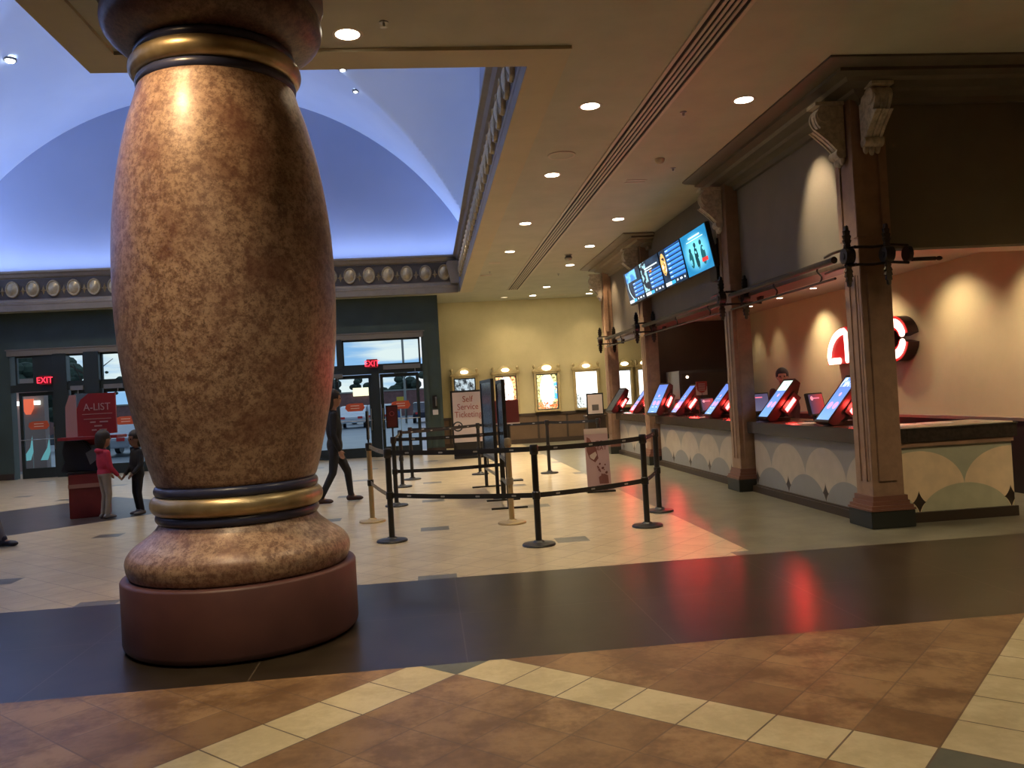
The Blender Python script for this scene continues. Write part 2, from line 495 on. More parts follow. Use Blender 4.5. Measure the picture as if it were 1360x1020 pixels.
# ---- ticket booth shell
booth_m = mat('booth_cream_wall', (.49, .415, .255), .7, var=.04, vs=2)
bceil_m = mat('booth_ceiling_paint', (.42, .36, .28), .6)
fas_m = mat('fascia_taupe_paint', (.185, .162, .128), .7, var=.07, vs=2)
fasd_m = mat('front_fascia_brown_paint', (.15, .125, .085), .7, var=.08, vs=2)
dwood_m = mat('dark_brown_wood', (.085, .055, .034), .42, var=.25, vs=10)
mb = MB(); mb.box((XB, -6, 0), (XB+.25, YY, ZC)); struct(mb.build('wall_right', booth_m))
mb = MB(); mb.box((XB-.04, -6, 0), (XB, 18.6, .86)); wr = struct(mb.build('trim_10', mat('black_wainscot', (.018, .014, .012), .35)))
mb = MB(); mb.box((XB-.06, -6, .86), (XB, 18.6, .90)); mb.build('steel_cap', mat('brushed_trim', (.45, .40, .34), .3, metal=.8), wr)
mb = MB(); mb.box((4.72, 8.1, 2.96), (XB, 19.6, 3.05)); struct(mb.build('ceiling_booth', bceil_m))
mb = MB(); mb.box((5.235, 18.6, 0), (XB, 18.75, 2.96)); pw = struct(mb.build('wall_partition', mat('partition_brown', (.075, .05, .034), .5, var=.1, vs=3)))
mb = MB(); mb.box((5.19, 18.56, 0), (5.235, 18.78, 2.96)); mb.build('corner_guard', mat('steel_guard', (.6, .52, .42), .25, metal=.8), pw)
# fascia walls above the counter
mb = MB(); mb.box((4.42, 8.13, 2.70), (4.72, 19.55, ZC)); struct(mb.build('wall_fascia_side', fas_m))
mb = MB(); mb.box((4.62, 7.80, 2.74), (XB, 8.1, ZC)); struct(mb.build('wall_fascia_front', [fasd_m]))
mb = MB(); mb.box((4.64, 7.80, 2.715), (XB, 8.1, 2.739)); struct(mb.build('trim_11', bceil_m))
mb = MB(); mb.box((4.40, 8.1, 2.66), (4.74, 19.5, 2.70)); struct(mb.build('trim_12', dwood_m))

# cornice: crown over bay 1 + front, and over bay 3
CP = [(0, 4.16), (.05, 4.16), (.07, 4.21), (.16, 4.24), (.18, 4.27), (.30, 4.30), (.33, 4.33), (.44, 4.345), (.44, 4.375), (.58, 4.385), (.62, 4.40), (.62, ZC), (0, ZC)]
crown_m = mat('cornice_brown_paint', (.11, .093, .066), .55, var=.1, vs=4)
mb = MB()
mb.sweep(CP, [((4.42, 11.6), (-1, .0)), ((4.42, 7.78), (-1, -1)), ((XB, 7.78), (0, -1))])
struct(mb.build('trim_13', crown_m, smooth=25))
mb = MB()
mb.sweep(CP, [((4.62, 15.6), (-.4, -.6)), ((4.42, 15.6), (-1, -.6)), ((4.42, 19.3), (-1, .6)), ((4.62, 19.5), (-.4, .6))])
struct(mb.build('trim_14', mat('cornice_tan_paint', (.20, .165, .115), .55, var=.1, vs=4), smooth=25))
# ================================================================ BIG COLUMN
CX, CY = -1.3125, 5.824
def stone_mat(name, lo, hi, spk, rough, metal=.0):
    t = Mt(name); t.co()
    a = t.noise(19, 10, .82); b = t.noise(46, 5, .8); c = t.noise(2.3, 5, .6); d = t.noise(3.6, 6, .7)
    m = t.mix(a.smooth(.40, .58), lo, hi)
    m = t.mix(a.smooth(.58, .70)*.6, m, spk)
    m = t.mix(b.smooth(.52, .62)*.62, m, tuple(x*.45 for x in lo))
    m = t.mix(c.smooth(.50, .66)*.60, m, (lo[0]*.8, lo[1]*.55, lo[2]*.55))
    m = t.mix(d.smooth(.60, .72)*.35, m, tuple((x+.3)/2 for x in hi))
    t.color(m); t.set('Roughness', rough); t.set('Metallic', metal)
    t.set('Coat Weight', .3); t.set('Coat Roughness', .30)
    t.bump(a, .12, .004)
    return t.m
body_m = stone_mat('mottled_copper_faux_stone', (.170, .092, .066), (.42, .29, .205), (.56, .44, .31), .45, .08)
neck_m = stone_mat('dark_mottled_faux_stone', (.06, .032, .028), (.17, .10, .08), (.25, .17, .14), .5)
ringg_m = Mt('aged_gold_leaf'); _n = ringg_m.noise(6, 4)
ringg_m.color(ringg_m.mix(_n.smooth(.3, .7), (.36, .28, .15), (.52, .43, .27))).set('Metallic', .7).set('Roughness', .36); ringg_m = ringg_m.m
ringb_m = mat('dark_blue_enamel', (.035, .042, .095), .3, var=.2)
plinth_m = Mt('oxblood_paint'); _n = plinth_m.noise(5, 4)
plinth_m.color(plinth_m.mix(_n.smooth(.3, .7), (.080, .032, .032), (.098, .040, .038))).set('Roughness', .5); plinth_m = plinth_m.m
col = thing('bulbous_column', 'huge barrel-shaped mottled copper column standing on a round oxblood plinth', 'column', (CX, CY, 0))
def lat(name, prof, m, parent=col, sm=50, n=96): 
    b = MB(); b.lathe(prof, (CX, CY), n=n); return b.build(name, m, parent, smooth=sm)
def spline(P, k=8):
    out = []
    for i in range(len(P)-1):
        p0 = P[max(i-1, 0)]; p1 = P[i]; p2 = P[i+1]; p3 = P[min(i+2, len(P)-1)]
        for j in range(k):
            t = j/k
            out.append(tuple(.5*((2*p1[q])+(-p0[q]+p2[q])*t+(2*p0[q]-5*p1[q]+4*p2[q]-p3[q])*t*t+(-p0[q]+3*p1[q]-3*p2[q]+p3[q])*t**3) for q in (0, 1)))
    return out+[P[-1]]
def torus(r, R, z0, z1, k=12):   # bulging ring from inner radius r to outer R between z0,z1
    return [(r, z0)]+[(R-(z1-z0)/2*.9+math.sin(PI*i/k)*(z1-z0)/2*.9, z0+(z1-z0)*(1-math.cos(PI*i/k))/2) for i in range(k+1)]+[(r, z1)]
lat('plinth', [(.70, 0), (.735, .012), (.752, .03), (.757, .05), (.757, .435), (.750, .447), (.735, .452), (.4, .452)], plinth_m)
lat('foot_torus', spline([(.60, .43), (.685, .452), (.712, .485), (.723, .53), (.722, .565), (.708, .60), (.672, .64), (.60, .69), (.535, .745), (.49, .80), (.40, .80)]), body_m)
lat('blue_ring', torus(.40, .53, .785, .855), ringb_m)
lat('gold_ring', torus(.40, .560, .845, .970), ringg_m)
lat('blue_ring', torus(.40, .532, .962, 1.035), ringb_m)
lat('shaft', spline([(.44, 1.02), (.512, 1.035), (.545, 1.12), (.590, 1.30), (.640, 1.52), (.683, 1.78), (.708, 2.05), (.716, 2.33), (.711, 2.60), (.690, 2.86), (.648, 3.14), (.590, 3.40), (.535, 3.58), (.503, 3.67), (.44, 3.68)]), body_m, n=128)
lat('blue_ring', torus(.40, .522, 3.655, 3.735), ringb_m)
lat('gold_ring', torus(.40, .560, 3.725, 3.865), ringg_m)
lat('blue_ring', torus(.40, .524, 3.855, 3.925), ringb_m)
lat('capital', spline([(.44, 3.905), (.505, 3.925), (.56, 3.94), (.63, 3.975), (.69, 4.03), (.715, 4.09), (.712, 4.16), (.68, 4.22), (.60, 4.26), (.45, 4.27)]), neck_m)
lat('abacus', [(.4, 4.255), (.72, 4.255), (.735, 4.27), (.735, 4.41), (.4, 4.41)], mat('abacus_brown', (.10, .07, .055), .6))
# ================================================================ PILASTERS, COUNTER, KIOSKS
pil_m = mat('pilaster_brown_wood', (.27, .165, .105), .38, var=.16, vs=9)
pild_m = mat('pilaster_plinth_black', (.022, .024, .020), .35)
pilr_m = mat('pilaster_base_moulding', (.17, .075, .05), .4)
iron_m = mat('dark_cast_iron', (.035, .028, .022), .42, metal=.6, var=.3, vs=20)
scroll_m = mat('aged_cream_carving', (.46, .41, .32), .55, var=.3, vs=18)
def console(mb, at, out, side, w=.15, h=.52, d=.28, drop=.0):
    """S-scroll bracket: at=top centre on the face, out=unit outward, side=unit along the face"""
    at, out, side = Vector(at), Vector(out), Vector(side); n = 26
    prof = []
    for i in range(n+1):
        t = i/n
        dd = d*(.60+.40*math.sin(min(t*2.1, 1)*PI*.75+.5)) if t < .45 else d*(.98*(1-(t-.45)/.55)**1.35+.10)
        prof.append((dd, -h*t))
    for k in range(5):      # five ribs
        x0, x1 = -w/2+w*k/5+.003, -w/2+w*(k+1)/5-.003; bul = .016 if k in (0, 4) else (.006 if k == 2 else .0)
        pts = [(a+bul, z) for a, z in prof]+[(0, -h), (0, 0)]
        mb.prism(pts, lambda a, b: at+out*a+side*x0+Vector((0, 0, b)), side*(x1-x0))
    # volutes and leaf foot
    mb.cyl(at+out*(d*.72)+side*(-w/2-.012)+Vector((0, 0, -.085)), at+out*(d*.72)+side*(w/2+.012)+Vector((0, 0, -.085)), .082, n=20)
    mb.cyl(at+out*.055+side*(-w/2-.008)+Vector((0, 0, -h+.04)), at+out*.055+side*(w/2+.008)+Vector((0, 0, -h+.04)), .05, n=16)
    for s_ in (-1, 0, 1):
        mb.sph(at+out*.035+side*(s_*w*.33)+Vector((0, 0, -h-.03+abs(s_)*.015)), (.032, .032, .06), 8, 6)
    mb.box((0, 0, 0), (0, 0, 0)) if False else None
    P = lambda a, b, c: at+out*a+side*b+Vector((0, 0, c))
    V = [mb.v(P(a, b, c)) for c in (0.0, .035) for a, b in ((0, -w/2-.02), (d+.02, -w/2-.02), (d+.02, w/2+.02), (0, w/2+.02))]
    for q in ((0, 1, 2, 3), (7, 6, 5, 4), (0, 4, 5, 1), (1, 5, 6, 2), (2, 6, 7, 3), (3, 7, 4, 0)): mb.face([V[i] for i in q])
def leaf(mb, base, up, side, h=.2, w=.06):
    """serrated acanthus finial leaf with thickness"""
    base, side = Vector(base), Vector(side); th = side.cross(Vector((0, 0, 1)))*.012
    L = [(0, 0), (.5, .02), (.75, .16), (.55, .2), (1, .36), (.7, .4), (1.0, .56), (.62, .6), (.8, .76), (.42, .8), (.35, .95), (0, 1)]
    pts = [(a*w, b*h) for a, b in L]+[(-a*w, b*h) for a, b in L[-2:0:-1]]
    mb.prism(pts, lambda a, b: base+side*a+Vector((0, 0, b*up))-th, th*2)
    mb.tube([base+Vector((0, 0, 0)), base+Vector((0, 0, h*.95*up))], [.012, .004], 6)
def pilaster(Y0, label, front=True, cons_front=False):
    x0, x1, y0, y1 = (4.27 if cons_front else 4.22), (4.63 if cons_front else 4.52), Y0, Y0+.36
    r = thing('pilaster', label, 'pilaster', (4.49, Y0+.18, 0), group='counter pilasters' if False else None)
    top = ZC-.002 if cons_front else 2.695
    mb = MB(); mb.box((x0+.02, y0+.02, .30), (x1-.02, y1-.02, top))
    if not cons_front: mb.box((x0+.02, y0+.02, 2.695), (4.415, y1-.02, ZC-.002))
    mb.box((x0+.015, y0+.06, .45), (x0+.03, y1-.06, 2.5)); mb.box((x0+.08, y0+.005, .45), (x1-.08, y0+.03, 2.5))
    mb.box((x0+.005, y0+.10, .45), (x0+.03, y0+.15, 2.5)); mb.box((x0+.005, y1-.15, .45), (x0+.03, y1-.10, 2.5))
    mb.box((x0+.005, y0, 2.86), (x0+.10, y0+.09, 3.85)); mb.box((x1-.09, y0, 2.86), (x1, y0+.015, 3.85)) if cons_front else None; mb.box((x0+.005, y1-.09, 2.86), (x0+.10, y1, 3.85))
    mb.build('shaft', pil_m, r, bevel=.006)
    mb = MB(); mb.box((x0-.045, y0-.045, 0), (x1+.045, y1+.045, .17)); mb.build('plinth', pild_m, r, bevel=.006)
    mb = MB()
    for e, z0_, z1_ in ((.05, .17, .19), (.035, .19, .22), (.012, .22, .26), (0, .26, .31)): mb.box((x0-e, y0-e, z0_), (x1+e, y1+e, z1_))
    mb.build('base_moulding', pilr_m, r)
    mb = MB(); console(mb, (x0, Y0+.18, 4.20), (-1, 0, 0), (0, 1, 0)); mb.build('scroll_console', scroll_m, r, smooth=30)
    if cons_front:
        mb = MB(); console(mb, (4.46, y0, 4.26), (0, -1, 0), (1, 0, 0), w=.18); mb.build('scroll_console', scroll_m, r, smooth=30)
    # iron collar with leaf finials
    def col(name_, pts_x, faces):
        pass
    mb = MB()
    for z in (2.745, 2.575):
        rr = [(x0-.20, y0-.10, z-.01), (x0-.06, y0-.12, z+.0), (x0+.10, y0-.09, z), (x1-.08, y0-.12, z+.01), (x1+.10, y0-.10, z)]
        mb.tube(rr, .014, 8); mb.tube([(x0-.10, y0-.14, z), (x0-.14, y0+.1, z), (x0-.14, y1-.1, z), (x0-.10, y1+.12, z)], .014, 8)
    for cx_, cy_ in ((x0-.16, y0-.10), (x1-.14, y0-.14)):
        mb.cyl((cx_-.045, cy_, 2.66), (cx_+.045, cy_, 2.66), .075, n=20); mb.cyl((cx_-.055, cy_, 2.66), (cx_+.055, cy_, 2.66), .035, n=16)
        leaf(mb, (cx_, cy_, 2.73), 1, (.94, .34, 0), .23, .05); leaf(mb, (cx_, cy_, 2.59), -1, (.94, .34, 0), .23, .05)
    mb.cyl((x1+.06, y0-.12, 2.66), (x1+.10, y0-.12, 2.66), .075, n=20)
    mb.build('iron_collar', iron_m, r, smooth=40)
    return r
pilaster(7.76, 'nearest brown pilaster of the ticket counter, at its corner', cons_front=True)
pilaster(11.10, 'brown pilaster between the glowing wall sign bay and the hanging menu displays')
pilaster(15.75, 'brown pilaster under the far left end of the menu displays, reddened by a light bar')
pilaster(19.15, 'farthest brown pilaster, at the counter end beside the yellow wall')
# iron valances between the pilasters
for a, b, lab in ((8.12, 11.10, 'iron pipe valance over the counter bay in front of the red glowing ceiling'), (11.46, 15.75, 'iron pipe valance under the wall with the menu displays'), (16.11, 19.15, 'iron pipe valance over the farthest counter bay')):
    v = thing('iron_valance', lab, 'railing', (4.2, a, 2.4))
    mb = MB(); mb.tube([(4.22, a+.02, 2.70), (4.22, b-.02, 2.70)], .036, 12); mb.build('top_pipe', iron_m, v, smooth=40)
    mb = MB(); mb.tube([(4.22, a+.02, 2.51), (4.22, b-.02, 2.51)], .014, 8); mb.build('lower_rod', iron_m, v, smooth=40)
    for k in range(3):
        y = a+(b-a)*(.12+.38*k); mb = MB()
        mb.tube([(4.22, y+.05*math.sin(q/10*2*PI), 2.69-.175*q/10) for q in range(11)], .010, 6); mb.build('scroll_link', iron_m, v, smooth=40)
mb = MB(); mb.tube([(4.74, 7.62, 2.60), (4.98, 7.62, 2.60)], .02, 10); mb.sph((5.02, 7.62, 2.60), (.035, .022, .022), 10, 8)
tag(mb.build('iron_rod_end', iron_m, smooth=40), 'short iron rod end sticking out right of the corner pilaster', 'railing')

# ---- counter
def scallop_mat(name, axis, k0, P, bg, disc, arc, low):
    t = Mt(name); X, Y, Z = t.co(); s = (Y if axis == 'Y' else X)
    n = t.noise(6, 4)
    a = (s-k0+P/2).mod(P)-P/2           # distance from a diamond axis
    b = (s-k0).mod(P)-P/2               # distance from mid
    zc = .335
    hi = ((a/(P/2)).pow(2)+((Z-zc)/.375).pow(2)) < 1
    inlow = Z < zc
    ar = ((b/(P*.5)).pow(2)+((Z-.02)/.345).pow(2)) < 1
    base = t.mix(((a.abs()/(.2)).pow(1)+(Z*1.3)) < .33, bg, low)
    c = t.mix(hi.mx(inlow), bg, disc)
    c = t.mix((Z < .10)*((1-ar)), c, low)
    c = t.mix(ar, c, arc)
    d = ((a.abs()/.075).pow(.72)+((Z-.195).abs()/.12).pow(.72)) < 1
    c = t.mix(d, c, (.025, .013, .008))
    c = t.mix(n.smooth(.3, .7)*.18, c, (.18, .15, .12))
    t.color(c); t.set('Roughness', .38); return t.m
sc_side = scallop_mat('scallop_laminate_side', 'Y', 9.045-13, .976, (.26, .25, .225), (.42, .36, .28), (.22, .225, .22), (.38, .36, .31))
sc_wing = scallop_mat('scallop_laminate_wing', 'X', 4.85-5.3, .988, (.42, .42, .30), (.78, .60, .38), (.47, .46, .31), (.70, .62, .45))
ctop_m = Mt('dark_laminate_top'); _n = ctop_m.noise(30, 3)
ctop_m.color(ctop_m.mix(_n.smooth(.4, .6), (.034, .026, .020), (.044, .033, .025))).set('Roughness', .22); ctop_m = ctop_m.m
wtop_m = mat('pale_stone_top', (.60, .52, .40), .2, var=.08, vs=20)
kick_m = mat('toe_kick_brown', (.040, .026, .016), .45)
cnt = thing('ticket_counter', 'long scalloped ticket counter running back along the right side', 'counter', (4.6, 13, 0))
BAYS = ((8.18, 11.04), (11.52, 15.69), (16.17, 19.09))
mb = MB()
for a, b in BAYS: mb.box((4.42, a, .10), (4.52, b, .80))
mb.build('scalloped_front', sc_side, cnt)
mb = MB()
for a, b in BAYS: mb.box((4.36, a, 0), (4.52, b, .085)); mb.box((4.40, a, .085), (4.52, b, .10))
mb.build('toe_kick', kick_m, cnt)
mb = MB(); mb.box((4.78, 8.62, 0), (5.05, 19.3, .795)); mb.build('carcass', kick_m, cnt)
mb = MB(); mb.box((4.73, 8.62, .80), (5.15, 19.3, .955))
for a, b in ((8.13, 11.09), (11.47, 15.74), (16.12, 19.14)): mb.box((4.345, a, .80), (4.7299, b, .955))
tag(mb.build('countertop', ctop_m, bevel=.008), 'thick dark countertop carrying the row of lit ticket terminals', 'countertop')
wing = thing('counter_wing', 'short counter wing facing the camera with large cream scallops, right of the corner pilaster', 'counter', (5.3, 8.1, 0))
mb = MB(); mb.box((4.66, 7.93, .10), (5.875, 8.0, .755)); mb.build('scalloped_front', sc_wing, wing)
mb = MB(); mb.box((4.69, 7.89, 0), (5.885, 8.0, .10)); mb.build('toe_kick', kick_m, wing)
mb = MB(); mb.box((4.66, 7.905, .755), (5.885, 8.0, .80)); mb.build('wood_moulding', pil_m, wing)
mb = MB(); mb.box((4.78, 8.0, 0), (5.88, 8.55, .795)); mb.build('carcass', kick_m, wing)
mb = MB(); mb.box((4.735, 7.89, .80), (5.92, 8.60, .925)); mb.box((4.735, 7.88, .925), (5.93, 8.61, .945)); mb.box((4.645, 7.885, .80), (4.735, 8.12, .945))
wt = mb.build('countertop', ctop_m, bevel=.004); tag(wt, 'dark edged countertop of the wing with a pale stone surface', 'countertop')
mb = MB(); mb.box((4.66, 7.92, .945), (5.90, 8.58, .955)); mb.build('stone_surface', wtop_m, wt)
paper_m = mat('white_paper', (.68, .62, .56), .7)
for i, (x, y, rz, w, h, lab) in enumerate(((4.95, 8.25, .3, .3, .21, 'white paper sheet on the counter wing next to the corner pilaster'), (5.3, 8.3, -.2, .3, .21, 'white paper sheet lying mid-way along the counter wing'), (4.62, 9.75, .5, .28, .2, 'papers lying on the dark countertop left of the nearest terminal'), (4.60, 13.5, .1, .2, .12, 'small reddish lit paper on the counter beyond the second pilaster'))):
    mb = MB(); mb.box((-w/2, -h/2, 0), (w/2, h/2, .004), Matrix.Rotation(rz, 4, 'Z')); mb.box((-w/2+.03, -h/2+.02, .0045), (w/2+.01, h/2+.03, .008), Matrix.Rotation(rz+.2, 4, 'Z'))
    o = tag(mb.build('paper_sheet', paper_m), lab, 'paper'); o.location = (x, y, .9555)

# ---- self-service terminals
blk_m = mat('black_plastic', (.014, .012, .013), .28)
kbody_m = mat('terminal_dark_maroon', (.030, .012, .013), .3)
red_e = mat('red_light_bar_glow', (.9, .1, .1), .5, emit=(1, .10, .10), es=9)
def screen_mat(kind, es=1.6):
    t = Mt('terminal_screen_'+kind); U, V, W = t.co('UV')
    g = t.mix(V, (.20, .40, .85), (.12, .20, .62))
    def blob(cx, cy, rx, ry): return (((U-cx)/rx).pow(2)+((V-cy)/ry).pow(2)) < 1
    if kind == 'menu':
        c = t.mix(blob(.30, .34, .17, .085).mx(blob(.72, .34, .17, .085)), g, (.75, .38, .72))
        c = t.mix(blob(.5, .60, .09, .045), c, (.85, .45, .75))
        c = t.mix(V.btw(.50, .515)*U.btw(.15, .85), c, (.45, .6, .95))
        c = t.mix((V.btw(.19, .215)*(U.btw(.2, .42).mx(U.btw(.6, .82)))).mx(V.btw(.025, .04)*U.btw(.35, .65)), c, (.8, .9, 1))
    if kind == 'menu': t2 = c
    if kind == 'white': 
        c = t.mix(blob(.30, .34, .17, .085).mx(blob(.72, .34, .17, .085)), g, (.75, .38, .72))
        c = t.mix(blob(.5, .60, .09, .045), c, (.85, .45, .75)); c = t.mix(V > .73, c, (.75, 1, .88)); c = t.mix(blob(.6, .88, .06, .03), c, (.3, .7, .45))
    if kind == 'trailer':
        n = t.noise(9, 4, vec=t.tc)
        c = t.mix(blob(.30, .34, .17, .085).mx(blob(.72, .34, .17, .085)), g, (.75, .38, .72))
        c = t.mix((V > .78), c, t.mix(n.smooth(.4, .6), (.08, .25, .8), (.85, .95, 1))); c = t.mix(blob(.5, .60, .09, .045), c, (.85, .45, .75))
    if kind == 'off':
        c = t.mix(V, (.045, .045, .05), (.08, .08, .085))
    t.color((.01, .01, .01)); t.set('Roughness', .15); t.set('Emission Color', c); t.set('Emission Strength', es); return t.m
SM = {k: screen_mat(k, e) for k, e in (('menu', 1.5), ('white', 1.5), ('trailer', 1.5), ('off', .8))}
def terminal(loc, rz, tilt, kind, label, L=.60, W=.34):
    """local frame: screen faces -X and leans back towards +X; width runs along Y"""
    r = thing('ticket_terminal', label, 'ticket terminal', loc, rz, 'ticket terminals on the counter')
    c, s = math.cos(tilt), math.sin(tilt)
    up = Vector((s, 0, c)); nr = Vector((-c, 0, s)); z0 = .062
    F = lambda a, y, n: Vector((0, 0, z0))+up*a+nr*n+Vector((0, y, 0))
    mb = MB()     # housing: side outline extruded across the width
    out = [(-.03, .012), (L+.03, .012), (L+.03, -.075), (L-.10, -.13), (.25, -.13), (.02, -.10), (-.03, -.05)]
    mb.prism(out, lambda a, n: F(a, -W/2, n), (0, W, 0)); mb.build('housing', kbody_m, r, local=True, bevel=.006)
    mb = MB(); b = .022; mb.quad([F(0, W/2-b, .014), F(0, -W/2+b, .014), F(L, -W/2+b, .014), F(L, W/2-b, .014)]); mb.build('screen', SM[kind], r, local=True)
    mb = MB()     # bezel
    for a0, a1, y0, y1 in ((-.03, L+.03, -W/2, -W/2+b), (-.03, L+.03, W/2-b, W/2), (-.03, 0, -W/2+b, W/2-b), (L, L+.03, -W/2+b, W/2-b)):
        mb.prism([(a0, y0), (a1, y0), (a1, y1), (a0, y1)], lambda a, y: F(a, y, .012), nr*.006)
    mb.build('bezel', blk_m, r, local=True)
    mb = MB()     # glowing bar in the card slot wing on the near side, sticking out of the side
    mb.prism([(.17, -.19), (.47, -.19), (.47, -.06), (.17, -.06)], lambda a, n: F(a, -W/2-.03, n), (0, .04, 0)); wg = mb.build('reader_wing', blk_m, r, local=True, bevel=.004)
    mb = MB(); mb.prism([(.20, -.15), (.40, -.15), (.41, -.10), (.21, -.10)], lambda a, n: F(a, -W/2-.036, n), (0, .008, 0)); mb.build('red_light_bar', red_e, wg, local=True)
    mb = MB(); mb.box((.03, -.09, 0), (.33, .09, .05)); mb.prism([(.10, .04), (.26, .04), (.34, .22), (.22, .22)], lambda a, z: (a, -.05, z), (0, .10, 0))
    mb.build('stand', blk_m, r, local=True, bevel=.004)
    # red lamp glow from the bar
    l = bpy.data.lights.new('red_glow', 'POINT'); l.energy = 13; l.color = (1, .05, .04); l.shadow_soft_size = .06
    lo = bpy.data.objects.new('red_glow', l); COL.objects.link(lo); lo.parent = r; lo.location = F(.3, -W/2-.10, -.12)
    return r
T = math.radians
spot('red_ceiling_fill', (4.80, 9.25, 1.45), (4.95, 8.6, 2.96), 9, (1, .04, .03), 110, .9, .05)  # added upward spots that redden the booth ceiling, no such fixture stands here
spot('red_ceiling_fill', (4.80, 11.0, 1.45), (4.9, 10.4, 2.96), 5, (1, .04, .03), 110, .9, .05)
terminal((4.43, 9.02, .957), 0, T(40), 'trailer', 'nearest lit ticket terminal, just left of the corner pilaster')
terminal((4.43, 10.70, .957), 0, T(40), 'white', 'second lit ticket terminal from the corner, the one with a white screen top')
terminal((4.43, 12.90, .957), 0, T(40), 'menu', 'lit ticket terminal just left of the second pilaster')
terminal((4.43, 14.75, .957), 0, T(40), 'menu', 'lit ticket terminal below the red notice on a stand')
terminal((4.20, 15.38, .957), T(18), T(31), 'menu', 'upright lit ticket terminal in front of the third pilaster')
terminal((4.43, 17.85, .957), 0, T(38), 'menu', 'lit ticket terminal between the two farthest pilasters')
terminal((4.12, 18.78, .957), T(12), T(38), 'off', 'unlit grey ticket terminal at the far counter end')

# ---- cashier monitors behind, facing the camera side
def monitor(loc, rz, label, w=.42, h=.30, col1=(.030, .030, .075), red=False):
    r = thing('cashier_monitor', label, 'monitor', loc, rz)
    Rm = Matrix.Rotation(T(-12), 4, 'X')
    mb = MB(); mb.box((-w/2, 0, .08), (w/2, .045, .08+h), Rm); mb.build('housing', blk_m, r, local=True, bevel=.006)
    t = Mt('cashier_screen'); U, V, W_ = t.co('UV')
    bgc = t.mix(U, col1, (.45, .03, .03)) if red else t.mix(V, (.11, .11, .20), (.06, .05, .12))
    c = t.mix((((U-.22)/.10).pow(2)+((V-.80)/.11).pow(2)) < 1, bgc, (1.0, .32, .38))
    c = t.mix(V.btw(.77, .83)*U.btw(.3, .75), c, (1, .2, .3))
    t.color((.01, .01, .01)).set('Roughness', .2).set('Emission Color', c).set('Emission Strength', 1.2)
    mb = MB(); P = [Rm @ Vector(p) for p in ((-w/2+.02, -.004, .10), (w/2-.02, -.004, .10), (w/2-.02, -.004, .06+h), (-w/2+.02, -.004, .06+h))]; mb.quad(P); mb.build('screen', t.m, r, local=True)
    mb = MB(); mb.box((-.11, -.02, 0), (.11, .16, .015)); mb.box((-.03, .05, .015), (.03, .09, .2)); mb.build('stand', blk_m, r, local=True)
    return r
monitor((4.93, 12.05, .957), T(8), 'dark blue cashier screen with a pink logo behind the white-topped terminal')
monitor((4.88, 10.0, .957), T(25), 'small red lit cashier screen behind the nearest terminal', w=.30, h=.29, red=True)
monitor((4.80, 13.9, .957), T(20), 'reddish cashier screen behind the terminal left of the second pilaster', w=.3, h=.24, red=True)
monitor((4.80, 15.3, .957), T(20), 'faint reddish cashier screen left of the red notice', w=.28, h=.22, red=True)
# card readers / goose-neck mics as small counter clutter
for x, y, lab in ((4.95, 9.60, 'small black card reader on the counter between the two nearest terminals'), (4.85, 14.2, 'small black card reader on the counter under the red notice')):
    r = thing('card_reader', lab, 'card reader', (x, y+.35*(y > 14), .957))
    mb = MB(); mb.box((-.05, -.07, 0), (.05, .07, .02)); mb.box((-.012, -.012, .02), (.012, .012, .12)); mb.build('base', blk_m, r, local=True)
    mb = MB(); mb.box((-.045, -.012, .11), (.045, .02, .24), Matrix.Rotation(-.4, 4, 'X')); mb.build('keypad', kbody_m, r, local=True, bevel=.004)
# red notice on a stand
r = thing('notice_stand', 'white notice with a red disc on a thin stand above the counter terminals', 'notice', (4.80, 14.25, .957))
mb = MB(); mb.box((-.06, -.06, 0), (.06, .06, .012)); mb.tube([(0, 0, .01), (0, 0, .40)], .008, 8); mb.build('stand', blk_m, r, local=True)
mb = MB(); mb.box((-.10, -.006, .36), (.10, .006, .60)); nb = mb.build('sheet', mat('notice_paper', (.62, .45, .42), .6), r, local=True)
mb = MB(); mb.cyl((0, -.0065, .49), (0, -.0095, .49), .088, n=32); mb.box((-.1, -.0095, .51), (.1, -.0065, .60)); mb.build('red_disc', mat('notice_red', (.42, .035, .03), .6), nb, local=True)
mb = MB()
for k in range(6): mb.box((-.06, -.0115, .435+k*.024), (.06, -.0097, .443+k*.024))
mb.build('text_lines', mat('notice_text', (.62, .45, .42), .6), nb, local=True)
# black cabinet far behind the counter
r = thing('black_cabinet', 'black machine cabinet with a small light behind the menu display bay', 'cabinet', (6.0, 17.7, 0))
mb = MB(); mb.box((5.35, 17.3, 0), (6.5, 18.3, 1.82)); mb.build('body', blk_m, r, bevel=.01)
mb = MB(); mb.box((5.40, 17.285, 1.05), (6.45, 17.30, 1.75)); mb.build('door', kick_m, r)
mb = MB(); mb.cyl((5.52, 17.285, 1.68), (5.52, 17.27, 1.68), .03, n=16); mb.build('indicator_lamp', mat('warm_indicator', (1, .8, .6), .5, emit=(1, .8, .6), es=3), r)

